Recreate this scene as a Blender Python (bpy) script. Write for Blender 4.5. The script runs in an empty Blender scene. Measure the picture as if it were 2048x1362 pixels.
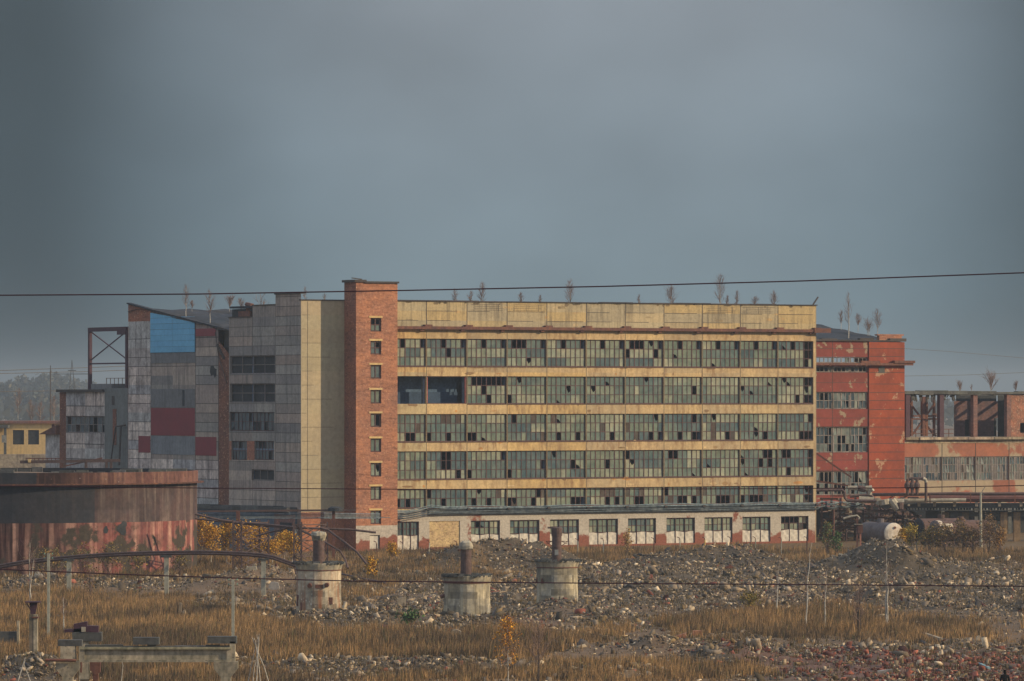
import bpy, math, random
import numpy as np
from mathutils import Matrix, Vector
rnd = random.Random(7)
NR = np.random.default_rng(11)
R = math.radians
scn = bpy.context.scene
col = scn.collection

# ------------------------------------------------------------------ camera
FPX = 10000.0            # focal length in pixels of the 2048 px wide photograph
CAMH = 19.2              # eye height above the plain
HOR = 795.0              # image row of the horizon
cam_d = bpy.data.cameras.new("camera")
cam = bpy.data.objects.new("camera", cam_d); col.objects.link(cam)
cam.location = (0, 0, CAMH); cam.rotation_euler = (R(90), 0, 0)
cam_d.sensor_width = 36.0; cam_d.lens = 36.0 * FPX / 2048.0
cam_d.shift_y = (HOR - 681.0) / 2048.0
cam_d.clip_start = 1.0; cam_d.clip_end = 30000.0
scn.camera = cam

# ------------------------------------------------------------------ light
SUN_DIR = Vector((0.974, -0.225, 0.0)).normalized()     # horizontal direction towards the sun
SUN_EL = R(23)
sd = bpy.data.lights.new("sun", 'SUN'); sd.energy = 4.1; sd.angle = R(0.6); sd.color = (1.0, 0.77, 0.49)
so = bpy.data.objects.new("sun", sd); col.objects.link(so)
to_sun = Vector((SUN_DIR.x * math.cos(SUN_EL), SUN_DIR.y * math.cos(SUN_EL), math.sin(SUN_EL)))
so.rotation_euler = to_sun.to_track_quat('Z', 'Y').to_euler(); so.location = (200, -40, 120)

w = bpy.data.worlds.new("World"); scn.world = w; w.use_nodes = True
nt = w.node_tree; nt.nodes.clear()
def N(t, kind, **kw):
    n = t.nodes.new(kind)
    for k, v in kw.items(): setattr(n, k, v)
    return n
out = N(nt, 'ShaderNodeOutputWorld')
sky = N(nt, 'ShaderNodeTexSky'); sky.sky_type = 'NISHITA'; sky.sun_disc = False
sky.sun_elevation = SUN_EL; sky.sun_rotation = math.atan2(SUN_DIR.x, SUN_DIR.y)
sky.air_density = 1.3; sky.dust_density = 2.5
bg1 = N(nt, 'ShaderNodeBackground'); nt.links.new(sky.outputs[0], bg1.inputs[0]); bg1.inputs[1].default_value = 0.06
tc = N(nt, 'ShaderNodeTexCoord'); sep = N(nt, 'ShaderNodeSeparateXYZ'); nt.links.new(tc.outputs['Generated'], sep.inputs[0])
ramp = N(nt, 'ShaderNodeValToRGB'); cr = ramp.color_ramp
nt.links.new(sep.outputs['Z'], ramp.inputs[0])
cr.elements[0].position = 0.0; cr.elements[0].color = (.120, .163, .184, 1)
cr.elements[1].position = 1.0; cr.elements[1].color = (.50, .55, .66, 1)
for p, c in ((.018, (.124, .174, .203, 1)), (.045, (.140, .180, .212, 1)), (.08, (.165, .192, .222, 1)), (.16, (.26, .31, .36, 1)), (.35, (.44, .48, .57, 1))):
    e = cr.elements.new(p); e.color = c
# thin bright cloud in the middle of the view, sides darkened to paint in lens vignette
cmap = N(nt, 'ShaderNodeMapping'); nt.links.new(tc.outputs['Generated'], cmap.inputs[0]); cmap.inputs['Scale'].default_value = (15, 15, 24)
cn = N(nt, 'ShaderNodeTexNoise'); nt.links.new(cmap.outputs[0], cn.inputs[0]); cn.inputs['Scale'].default_value = 1.0; cn.inputs['Detail'].default_value = 3.5; cn.inputs['Roughness'].default_value = .45
cm = N(nt, 'ShaderNodeMapRange'); nt.links.new(cn.outputs[0], cm.inputs[0])
cm.inputs[1].default_value = .3; cm.inputs[2].default_value = .7; cm.inputs[3].default_value = .87; cm.inputs[4].default_value = 1.15
# broad brightening of the sky around the middle azimuth, giving the vignette falloff
dx = N(nt, 'ShaderNodeMath', operation='SUBTRACT'); nt.links.new(sep.outputs['X'], dx.inputs[0]); dx.inputs[1].default_value = 0.012
dm = N(nt, 'ShaderNodeMath', operation='MULTIPLY'); nt.links.new(dx.outputs[0], dm.inputs[0]); nt.links.new(dx.outputs[0], dm.inputs[1])
ml = N(nt, 'ShaderNodeMapRange'); nt.links.new(dm.outputs[0], ml.inputs[0]); ml.interpolation_type = 'SMOOTHSTEP'
ml.inputs[1].default_value = 0.0; ml.inputs[2].default_value = 0.0118; ml.inputs[3].default_value = 1.62; ml.inputs[4].default_value = .44
zu = N(nt, 'ShaderNodeMapRange'); nt.links.new(sep.outputs['Z'], zu.inputs[0]); zu.inputs[1].default_value = .09; zu.inputs[2].default_value = .2
mb_ = N(nt, 'ShaderNodeMix'); mb_.data_type = 'FLOAT'; nt.links.new(zu.outputs[0], mb_.inputs[0]); nt.links.new(ml.outputs[0], mb_.inputs[2]); mb_.inputs[3].default_value = 1.25
mm = N(nt, 'ShaderNodeMath', operation='MULTIPLY'); nt.links.new(cm.outputs[0], mm.inputs[0]); nt.links.new(mb_.outputs[0], mm.inputs[1])
bt = N(nt, 'ShaderNodeMapRange'); nt.links.new(dm.outputs[0], bt.inputs[0]); bt.inputs[1].default_value = .001; bt.inputs[2].default_value = .011
ct = N(nt, 'ShaderNodeMix'); ct.data_type = 'RGBA'; nt.links.new(bt.outputs[0], ct.inputs[0]); ct.inputs[6].default_value = (1.0, .99, .98, 1); ct.inputs[7].default_value = (.82, .97, 1.03, 1)
cu = N(nt, 'ShaderNodeMix'); cu.data_type = 'RGBA'; cu.blend_type = 'MULTIPLY'; cu.inputs[0].default_value = 1.0; nt.links.new(ramp.outputs[0], cu.inputs[6]); nt.links.new(ct.outputs[2], cu.inputs[7])
cf = N(nt, 'ShaderNodeMix'); cf.data_type = 'RGBA'; nt.links.new(zu.outputs[0], cf.inputs[0]); nt.links.new(cu.outputs[2], cf.inputs[6]); nt.links.new(ramp.outputs[0], cf.inputs[7])
bg2 = N(nt, 'ShaderNodeBackground'); nt.links.new(cf.outputs[2], bg2.inputs[0]); nt.links.new(mm.outputs[0], bg2.inputs[1])
mx = N(nt, 'ShaderNodeMixShader'); mx.inputs[0].default_value = .93
nt.links.new(bg1.outputs[0], mx.inputs[1]); nt.links.new(bg2.outputs[0], mx.inputs[2]); nt.links.new(mx.outputs[0], out.inputs[0])

scn.view_settings.view_transform = 'Standard'; scn.view_settings.look = 'None'
scn.view_settings.exposure = 0.0; scn.view_settings.gamma = 1.0; scn.view_settings.use_curve_mapping = False
scn.cycles.use_denoising = True
scn.cycles.max_bounces = 5; scn.cycles.diffuse_bounces = 3; scn.cycles.volume_bounces = 1
scn.cycles.transparent_max_bounces = 8

# ------------------------------------------------------------------ coordinates
C30, S30 = math.cos(R(30)), math.sin(R(30))
OX, OY = -14.43, 630.0           # the cream facade's left end; the factory is turned 30 degrees
def F2W(p): return (OX + C30 * p[0] - S30 * p[1], OY + S30 * p[0] + C30 * p[1], p[2])
def k_(px): return (px - 1024.0) / FPX
def FX(px, yp):                  # factory X on the plane y = yp seen at column px
    k = k_(px); return (k * (OY + C30 * yp) - OX + S30 * yp) / (C30 - k * S30)
def SY(px, xp):                  # factory y on the plane X = xp seen at column px
    k = k_(px); return (OX + C30 * xp - k * (OY + S30 * xp)) / (S30 + k * C30)
def Zd(py, D): return CAMH + (HOR - py) * D / FPX
def FZ(px, py, yp):
    X = FX(px, yp); return Zd(py, OY + S30 * X + C30 * yp)
def SZ(px, py, xp):
    y = SY(px, xp); return Zd(py, OY + S30 * xp + C30 * y)
def GY(py): return CAMH * FPX / (py - HOR)
def WP(px, py, D): return (k_(px) * D, D, Zd(py, D))

# ------------------------------------------------------------------ noise + terrain
_perm = NR.random(65536)
def vnoise(x, y, seed=0):
    x = np.asarray(x, float); y = np.asarray(y, float)
    xi = np.floor(x).astype(np.int64); yi = np.floor(y).astype(np.int64)
    fx = x - xi; fy = y - yi; fx = fx * fx * (3 - 2 * fx); fy = fy * fy * (3 - 2 * fy)
    def h(a, b): return _perm[((a * 73856093) ^ (b * 19349663) ^ (seed * 83492791)) & 65535]
    return (h(xi, yi) * (1 - fx) + h(xi + 1, yi) * fx) * (1 - fy) + (h(xi, yi + 1) * (1 - fx) + h(xi + 1, yi + 1) * fx) * fy
def fbm(x, y, o=4, seed=0):
    a, s, t = 1.0, 0.0, 0.0
    for i in range(o):
        s = s + a * vnoise(x * 2 ** i, y * 2 ** i, seed + i); t += a; a *= .5
    return s / t
def sm(e0, e1, v):
    t = np.clip((v - e0) / (e1 - e0), 0, 1); return t * t * (3 - 2 * t)
# mounds: column, row of its centre on the plain, half width, half depth, height, roughness
MOUNDS = [(925, 1138, 5.2, 9, 2.5), (1040, 1136, 6.0, 9, 2.35), (1120, 1140, 3.5, 8, 1.3), (1340, 1128, 6.5, 9, 1.0), (1440, 1128, 6.0, 9, 1.55), (1510, 1130, 4, 8, .9),
          (1745, 1142, 4.6, 9, 2.1), (1800, 1144, 4.2, 8, 2.2), (1905, 1142, 4.0, 8, .9), (1250, 1142, 6, 8, .6),
          (1450, 1330, 3.9, 7, 1.55), (1330, 1300, 4.2, 6, .75), (50, 1352, 3.6, 6, 1.3), (110, 1360, 3.0, 5, .8), (540, 1166, 3.6, 8, 1.6), (470, 1172, 4.6, 7, 1.2), (640, 1238, 6, 5, .5),
          (1120, 1222, 3.3, 6, .85), (1010, 1250, 3, 5, .8), (930, 1252, 2.5, 5, .5), (640, 1330, 6, 6, .7), (880, 1332, 5, 5, .7), (1230, 1352, 4, 5, .7), (1120, 1345, 3, 5, .5), (1700, 1330, 7, 8, .6), (1900, 1340, 8, 9, .5), (60, 1175, 8, 6, .5),
          (780, 1238, 6, 6, .55), (1500, 1180, 10, 12, .5), (1750, 1200, 12, 14, .6), (1980, 1180, 10, 12, .5), (1230, 1235, 2.6, 4, .5)]
_mr = random.Random(5)
for _i in range(70): MOUNDS.append((_mr.uniform(650, 2120), _mr.uniform(1122, 1226), _mr.uniform(.9, 3.2), _mr.uniform(1.5, 5), _mr.uniform(.25, .95)))
MOUNDS = [m for i, m in enumerate(MOUNDS) if i < 31 or not (560 < m[0] < 1200 and m[1] > 1180)]
for _i in range(22): MOUNDS.append((_mr.uniform(1150, 2120), _mr.uniform(1290, 1362), _mr.uniform(.7, 2.0), _mr.uniform(1, 3), _mr.uniform(.15, .5)))
MW = [(k_(a) * GY(b), GY(b), c, d, e) for a, b, c, d, e in MOUNDS]
def gh(x, y):
    x = np.asarray(x, float); y = np.asarray(y, float)
    z = (fbm(x / 18, y / 30, 3, 3) - .5) * .5
    n = fbm(x / 2.2, y / 3.2, 3, 9)
    for cx, cy, rx, ry, h in MW:
        d = ((x - cx) / rx) ** 2 + ((y - cy) / ry) ** 2
        z = z + h * np.exp(-d * 1.3) * (.7 + .6 * n)
    fade = sm(590, 615, y)
    return z * (1 - fade)
def gz(x, y): return float(gh(np.array([x]), np.array([y]))[0])

# ------------------------------------------------------------------ materials
def mixc(t, a, b, f, mode='MIX'):
    m = t.nodes.new('ShaderNodeMix'); m.data_type = 'RGBA'; m.blend_type = mode
    for s, v in ((0, f), (6, a), (7, b)):
        if hasattr(v, 'is_output'): t.links.new(v, m.inputs[s])
        elif s == 0: m.inputs[0].default_value = v
        else: m.inputs[s].default_value = (*v, 1) if len(v) == 3 else v
    return m.outputs[2]
def noise(t, vec, scale, detail=4, rough=.55, sc=None):
    if sc:
        mp = t.nodes.new('ShaderNodeMapping'); mp.inputs['Scale'].default_value = sc; t.links.new(vec, mp.inputs[0]); vec = mp.outputs[0]
    n = t.nodes.new('ShaderNodeTexNoise'); n.inputs['Scale'].default_value = scale; n.inputs['Detail'].default_value = detail; n.inputs['Roughness'].default_value = rough
    t.links.new(vec, n.inputs[0]); return n.outputs[0]
def rng(t, v, a, b, c=0.0, d=1.0):
    m = t.nodes.new('ShaderNodeMapRange'); t.links.new(v, m.inputs[0])
    for i, x in enumerate((a, b, c, d)): m.inputs[i + 1].default_value = x
    return m.outputs[0]
def math_(t, op, a, b):
    m = t.nodes.new('ShaderNodeMath'); m.operation = op
    for i, v in enumerate((a, b)):
        if hasattr(v, 'is_output'): t.links.new(v, m.inputs[i])
        else: m.inputs[i].default_value = v
    return m.outputs[0]
MATS = {}
def mat(name, base, var=None, vs=.35, fine=.22, fs=3.0, streak=None, sa=.5, ss=(1.6, 1.6, .12), rough=.88, bump=.25, metal=0.0, peel=None, pt=.5, ps=.5, pw=.04, low=None, row=0.0, speck=None, spk=(.62, .68)):
    if name in MATS: return MATS[name]
    m = bpy.data.materials.new(name); m.use_nodes = True; t = m.node_tree; t.nodes.clear()
    o = t.nodes.new('ShaderNodeOutputMaterial'); b = t.nodes.new('ShaderNodeBsdfPrincipled'); t.links.new(b.outputs[0], o.inputs[0])
    vec = t.nodes.new('ShaderNodeTexCoord').outputs['Object']
    at = t.nodes.new('ShaderNodeAttribute'); at.attribute_name = 'Col'
    c = mixc(t, base, at.outputs['Color'], 1.0, 'MULTIPLY')
    if var is not None:
        c2 = mixc(t, var, at.outputs['Color'], 1.0, 'MULTIPLY')
        c = mixc(t, c, c2, rng(t, noise(t, vec, vs, 5, .62), .35, .65))
    if streak is not None:
        s = noise(t, vec, 1.0, 4, .6, ss)
        s2 = noise(t, vec, .23, 3)
        f = math_(t, 'MULTIPLY', rng(t, s, .46, .63, 0, sa), rng(t, s2, .35, .6, .3, 1.0))
        c = mixc(t, c, streak, f)
    if peel is not None:
        pn = noise(t, vec, ps, 6, .6)
        if low is not None:      # paint gone near the foot of the wall
            sp = t.nodes.new('ShaderNodeSeparateXYZ'); t.links.new(vec, sp.inputs[0])
            pn = math_(t, 'ADD', pn, rng(t, sp.outputs[2], low[0], low[1], low[2], 0.0))
        c = mixc(t, c, peel, rng(t, pn, pt, pt + pw))
    if row > 0:
        rn = noise(t, vec, 1.0, 2, .5, (1.5, 1.5, 6.0))
        c = mixc(t, c, (0, 0, 0), rng(t, rn, .5, .75, 0, row))
    if speck is not None:
        c = mixc(t, c, speck, rng(t, noise(t, vec, 5.0, 2, .5), spk[0], spk[1]))
    fn = noise(t, vec, fs, 4, .6)
    g = rng(t, fn, .25, .75, 1 - fine, 1 + fine)
    c = mixc(t, c, g, 1.0, 'MULTIPLY') if False else c
    hv = t.nodes.new('ShaderNodeVectorMath'); hv.operation = 'SCALE'; t.links.new(c, hv.inputs[0]); t.links.new(g, hv.inputs['Scale'])
    t.links.new(hv.outputs[0], b.inputs['Base Color'])
    b.inputs['Roughness'].default_value = rough; b.inputs['Metallic'].default_value = metal
    b.inputs['Specular IOR Level'].default_value = .25
    if bump:
        bp = t.nodes.new('ShaderNodeBump'); bp.inputs['Strength'].default_value = bump; bp.inputs['Distance'].default_value = .08
        t.links.new(fn, bp.inputs['Height']); t.links.new(bp.outputs[0], b.inputs['Normal'])
    MATS[name] = m; return m
M_cream = mat('cream_concrete', (.53, .43, .25), (.38, .315, .205), .45, .2, 3.0, streak=(.25, .145, .075), sa=.8, ss=(1.5, 1.5, .4))
M_creamtop = mat('cream_parapet', (.48, .395, .245), (.38, .325, .215), .3, .2, 3.0, streak=(.13, .11, .08), sa=.65, ss=(2.2, 2.2, .18), speck=(.2, .16, .1), spk=(.66, .72))
M_grey = mat('grey_concrete', (.36, .33, .29), (.27, .255, .235), .25, .22, 2.5, streak=(.10, .10, .10), sa=.6)
M_sidewhite = mat('whitewashed_concrete', (.58, .56, .53), (.33, .31, .29), .6, .35, 2.2, streak=(.12, .10, .10), sa=.75, speck=(.08, .08, .09), spk=(.66, .74))
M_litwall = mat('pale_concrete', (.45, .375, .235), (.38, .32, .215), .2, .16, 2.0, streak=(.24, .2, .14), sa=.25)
M_brick = mat('orange_brick', (.47, .205, .11), (.31, .155, .105), .3, .3, 3.0, streak=(.20, .09, .06), sa=.6, ss=(.45, .45, 2.2), row=.4, speck=(.60, .38, .24), spk=(.62, .72))
M_brickdark = mat('old_brick', (.26, .12, .09), (.18, .11, .10), .5, .4, 3.5, streak=(.1, .07, .06), sa=.6, row=.3)
M_brickwhite = mat('whitewashed_brick', (.50, .45, .38), (.42, .37, .31), .4, .25, 4.0, peel=(.24, .09, .06), pt=.60, ps=.35, pw=.05, low=(.6, 2.2, .28), row=.22)
M_infill = mat('yellow_brick_infill', (.58, .44, .22), (.46, .33, .19), .8, .3, 4.0, row=.45, speck=(.3, .2, .12), spk=(.6, .66))
M_frame = mat('rusty_window_steel', (.115, .062, .058), (.09, .06, .06), 1, .3)
M_framelt = mat('weathered_frame_paint', (.26, .23, .21), (.18, .16, .15), 1, .3)
M_glass = mat('dusty_glass', (1, 1, 1), (.58, .74, .84), .42, .25, 1.6, rough=.22, bump=.03, streak=(.2, .2, .16), sa=.3, ss=(2.0, 2.0, .5))
M_dark = mat('added_dark_backing', (.045, .05, .055), (.03, .035, .04), .5, .3)
M_inner = mat('interior_concrete', (.14, .19, .26), (.09, .13, .18), .4, .3)
M_joint = mat('open_joint', (.07, .06, .055), None)
M_rust = mat('rusty_steel', (.16, .07, .05), (.10, .05, .045), .8, .35, 3.0, streak=(.26, .11, .05), sa=.4, rough=.75)
M_purple = mat('maroon_steel', (.075, .035, .05), (.06, .03, .045), .8, .3, rough=.6)
M_roof = mat('bitumen_roof', (.014, .021, .032), (.026, .033, .045), .25, .5, 1.0, streak=(.08, .07, .06), sa=.3, ss=(.35, .08, 1), bump=.6)
M_cloth = mat('plastic_sheeting', (.62, .58, .49), (.52, .49, .42), .8, .14, 1.5, streak=(.38, .35, .3), sa=.35, ss=(1.0, 1.0, 2.4), rough=.6, bump=.5)
M_blue = mat('sky_blue_cladding', (.16, .46, .68), (.13, .4, .62), .4, .1, 2, rough=.5, bump=.05)
M_redclad = mat('crimson_cladding', (.25, .052, .062), (.21, .05, .058), .5, .12, 2, rough=.6, bump=.05)
M_corr = mat('grey_corrugated', (.20, .21, .215), (.16, .165, .17), .4, .2, 2.2, streak=(.1, .1, .1), sa=.5, ss=(3.5, 3.5, .1), rough=.65)
M_tanred = mat('tank_red_paint', (.235, .072, .062), (.10, .045, .045), .3, .35, 2.0, streak=(.50, .30, .23), sa=.8, ss=(1.1, 1.1, .05), peel=(.055, .045, .034), pt=.565, ps=.42, pw=.06, low=(0.5, 7.0, .13))
M_tanblack = mat('tank_black_coating', (.022, .026, .034), (.035, .034, .04), .4, .3, 2.0, streak=(.07, .06, .06), sa=.3, ss=(1.2, 1.2, .06))
M_tangrey = mat('tank_stained_steel', (.085, .052, .05), (.045, .036, .04), .3, .3, 2.0, streak=(.27, .22, .19), sa=.5, ss=(1.3, 1.3, .07), rough=.8)
M_tanrust = mat('tank_rust_rim', (.105, .05, .043), (.13, .06, .055), .5, .3, 2.0, streak=(.32, .18, .12), sa=.5, speck=(.5, .46, .42), spk=(.73, .76))
M_crimson_shade = mat('crimson_panel_shaded', (.235, .052, .04), (.18, .045, .036), .5, .2, 2, peel=(.29, .22, .15), pt=.575, ps=.6, pw=.025, rough=.75)  # left bays of the wing: shade painted in as a darker red
M_orange = mat('orange_panel_paint', (.32, .068, .03), (.21, .05, .028), .35, .13, 2, peel=(.40, .24, .15), pt=.60, ps=.55, pw=.03, rough=.75)
M_pink = mat('salmon_panel_paint', (.36, .14, .085), (.25, .11, .075), .3, .15, 2, peel=(.36, .29, .20), pt=.50, ps=.22, pw=.05)
M_tan = mat('crumbling_concrete', (.42, .35, .24), (.26, .21, .16), .7, .4, 2.0, streak=(.1, .08, .07), sa=.6)
M_yellow = mat('yellow_plaster', (.66, .47, .20), (.56, .41, .21), .3, .15, 2, streak=(.32, .24, .14), sa=.4)
M_silo = mat('silo_concrete', (.46, .40, .27), (.26, .25, .22), .8, .3, 2.5, streak=(.12, .11, .09), sa=.75, ss=(3.2, 3.2, .2), rough=.9, speck=(.6, .56, .45), spk=(.7, .76))
M_silorust = mat('rust_streaked_silo', (.50, .44, .33), (.30, .27, .22), .9, .28, 2.5, streak=(.30, .12, .05), sa=.9, ss=(2.0, 2.0, .14), speck=(.62, .58, .48), spk=(.66, .72))
M_pipe = mat('rusty_pipe', (.13, .085, .075), (.09, .06, .055), .9, .35, 4, rough=.7, metal=.1)
M_wire = mat('wire', (.035, .012, .02), None, bump=0)
M_cable = mat('blue_grey_cable', (.07, .10, .125), (.16, .19, .2), 1.5, .3, bump=0)
M_post = mat('concrete_post', (.40, .39, .31), (.3, .3, .24), .7, .25, 3, streak=(.18, .17, .14), sa=.4)
M_precast = mat('mossy_precast', (.46, .39, .28), (.27, .245, .18), .9, .32, 3, streak=(.10, .10, .065), sa=.8, ss=(2.2, 2.2, .7), speck=(.14, .12, .09), spk=(.66, .72))
M_mossdark = mat('moss_dark_concrete', (.10, .105, .095), (.07, .07, .07), .8, .35, 3)
M_wood = mat('weathered_wood', (.27, .22, .15), (.19, .15, .11), .6, .3, 3)
M_insul = mat('pipe_insulation', (.45, .42, .33), (.3, .27, .21), .8, .35, 2)
M_porc = mat('glass_insulator', (.18, .36, .28), None, rough=.2)
M_bark = mat('birch_bark', (.55, .52, .45), (.3, .28, .24), 2.5, .35, 6)
M_barkd = mat('dark_bark', (.075, .06, .05), None)
M_twig = mat('twigs', (.24, .165, .135), None, bump=0)
M_leaf = mat('autumn_leaves', (1, 1, 1), None, bump=0, fine=.2)
M_grass = mat('dry_grass', (1, 1, 1), None, bump=0, fine=.1)
M_stone = mat('broken_rubble', (1, 1, 1), None, fine=.3, fs=4, bump=.3)
M_ground = mat('trodden_earth', (1, 1, 1), (.74, .70, .64), .6, .3, 1.6, bump=.6, speck=(.10, .09, .07), spk=(.58, .7))

# ------------------------------------------------------------------ mesh builder
class MB:
    def __init__(s, frame='W'): s.v = []; s.f = []; s.m = []; s.c = []; s.frame = frame; s.tr = None
    def add(s, vs, fs, m=0, c=(1, 1, 1)):
        o = len(s.v)
        if s.tr is not None: vs = [tuple(s.tr @ Vector(p)) for p in vs]
        s.v.extend(vs)
        for f in fs: s.f.append(tuple(i + o for i in f)); s.m.append(m); s.c.append(c)
    def quad(s, a, b, c_, d, m=0, c=(1, 1, 1)): s.add([a, b, c_, d], [(0, 1, 2, 3)], m, c)
    def box(s, a, b, m=0, c=(1, 1, 1)):
        x0, y0, z0 = (min(a[i], b[i]) for i in range(3)); x1, y1, z1 = (max(a[i], b[i]) for i in range(3))
        s.add([(x0, y0, z0), (x1, y0, z0), (x1, y1, z0), (x0, y1, z0), (x0, y0, z1), (x1, y0, z1), (x1, y1, z1), (x0, y1, z1)],
              [(0, 3, 2, 1), (4, 5, 6, 7), (0, 1, 5, 4), (1, 2, 6, 5), (2, 3, 7, 6), (3, 0, 4, 7)], m, c)
    def prism(s, pts, up, m=0, c=(1, 1, 1)):   # polygon (list of 3d points) pushed along the vector up
        n = len(pts); q = [tuple(p[i] + up[i] for i in range(3)) for p in pts]
        s.add(list(pts) + q, [tuple(range(n - 1, -1, -1)), tuple(range(n, 2 * n))] + [(i, (i + 1) % n, n + (i + 1) % n, n + i) for i in range(n)], m, c)
    def tube(s, pts, r, n=6, m=0, c=(1, 1, 1), r1=None, cap=True):
        pts = [Vector(p) for p in pts]; k = len(pts); rings = []
        for i, p in enumerate(pts):
            d = (pts[min(i + 1, k - 1)] - pts[max(i - 1, 0)]).normalized()
            ref = Vector((0, 0, 1)) if abs(d.z) < .9 else Vector((1, 0, 0))
            a = d.cross(ref).normalized(); b = a.cross(d)
            rr = r if r1 is None else r + (r1 - r) * i / (k - 1)
            rings.append([tuple(p + rr * (math.cos(2 * math.pi * j / n) * a + math.sin(2 * math.pi * j / n) * b)) for j in range(n)])
        vs = [v for g in rings for v in g]; fs = []
        for i in range(k - 1):
            for j in range(n): fs.append((i * n + j, i * n + (j + 1) % n, (i + 1) * n + (j + 1) % n, (i + 1) * n + j))
        if cap: fs += [tuple(range(n - 1, -1, -1)), tuple(range((k - 1) * n, k * n))]
        s.add(vs, fs, m, c)
    def bar(s, a, b, wd, m=0, c=(1, 1, 1), hd=None):    # rectangular bar from a to b
        a, b = Vector(a), Vector(b); d = (b - a).normalized(); hd = hd or wd
        ref = Vector((0, 0, 1)) if abs(d.z) < .95 else Vector((0, 1, 0))
        u = d.cross(ref).normalized() * wd / 2; v = u.cross(d).normalized() * hd / 2
        vs = [tuple(p + i * u + j * v) for p in (a, b) for i, j in ((-1, -1), (1, -1), (1, 1), (-1, 1))]
        s.add(vs, [(3, 2, 1, 0), (4, 5, 6, 7)] + [(i, (i + 1) % 4, 4 + (i + 1) % 4, 4 + i) for i in range(4)], m, c)
    def lathe(s, cx, cy, prof, n=32, m=0, c=(1, 1, 1), cap=True, jit=0):
        vs = []; fs = []
        for i, (r, z) in enumerate(prof):
            for j in range(n):
                a = 2 * math.pi * j / n; rr = r + (rnd.uniform(-jit, jit) if jit else 0)
                vs.append((cx + rr * math.cos(a), cy + rr * math.sin(a), z + (rnd.uniform(-jit, jit) if jit else 0)))
        for i in range(len(prof) - 1):
            for j in range(n): fs.append((i * n + j, i * n + (j + 1) % n, (i + 1) * n + (j + 1) % n, (i + 1) * n + j))
        if cap: fs += [tuple(range(n - 1, -1, -1)), tuple(range((len(prof) - 1) * n, len(prof) * n))]
        s.add(vs, fs, m, c)
    def build(s, name, mats, parent=None, smooth=False):
        me = bpy.data.meshes.new(name)
        vs = s.v
        if s.frame == 'F': vs = [F2W(p) for p in vs]
        if parent is not None:
            inv = ROOT[parent].inverted(); vs = [tuple(inv @ Vector(p)) for p in vs]
        me.from_pydata(vs, [], s.f)
        if not isinstance(mats, (list, tuple)): mats = [mats]
        for m in mats: me.materials.append(m)
        me.polygons.foreach_set('material_index', s.m)
        ca = me.color_attributes.new('Col', 'FLOAT_COLOR', 'CORNER')
        arr = np.ones((len(me.loops), 4), np.float32)
        tot = np.array([len(f) for f in s.f]); arr[:, :3] = np.repeat(np.array(s.c, np.float32).reshape(-1, 3), tot, axis=0)
        ca.data.foreach_set('color', arr.ravel())
        if smooth: me.polygons.foreach_set('use_smooth', [True] * len(me.polygons))
        me.update()
        o = bpy.data.objects.new(name, me); col.objects.link(o)
        if parent is not None: o.parent = parent; ROOT[o] = ROOT[parent]
        else: ROOT[o] = Matrix.Identity(4)
        return o
ROOT = {}
def tag(o, label=None, cat=None, group=None, kind=None):
    if label: o['label'] = label
    if cat: o['category'] = cat
    if group: o['group'] = group
    if kind: o['kind'] = kind
    return o
def thing(name, label, cat, loc, rz=0.0, group=None):
    o = bpy.data.objects.new(name, None); o.location = loc; o.rotation_euler = (0, 0, rz); o.empty_display_size = .3
    col.objects.link(o); ROOT[o] = Matrix.Translation(Vector(loc)) @ Matrix.Rotation(rz, 4, 'Z')
    return tag(o, label, cat, group)
def fthing(name, label, cat, X, y, z=0.0, group=None): return thing(name, label, cat, F2W((X, y, z)), R(30), group)
def np_mesh(name, V, Fc, Cf, m, kind=None):       # V (n,3), Fc (m,k), Cf (m,3)
    me = bpy.data.meshes.new(name); n, k = Fc.shape
    me.vertices.add(len(V)); me.vertices.foreach_set('co', V.astype(np.float32).ravel())
    me.loops.add(n * k); me.loops.foreach_set('vertex_index', Fc.astype(np.int32).ravel())
    me.polygons.add(n); me.polygons.foreach_set('loop_start', np.arange(0, n * k, k, dtype=np.int32)); me.polygons.foreach_set('loop_total', np.full(n, k, np.int32))
    me.update(calc_edges=True)
    ca = me.color_attributes.new('Col', 'FLOAT_COLOR', 'CORNER')
    a = np.ones((n * k, 4), np.float32); a[:, :3] = np.repeat(Cf, k, axis=0); ca.data.foreach_set('color', a.ravel())
    me.materials.append(m); o = bpy.data.objects.new(name, me); col.objects.link(o); ROOT[o] = Matrix.Identity(4)
    if kind: o['kind'] = kind
    return o

def tint(v=.12, hue=.04, r=rnd):
    b = 1 + r.uniform(-v, v); return (b * (1 + r.uniform(-hue, hue)), b, b * (1 + r.uniform(-hue, hue)))
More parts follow.
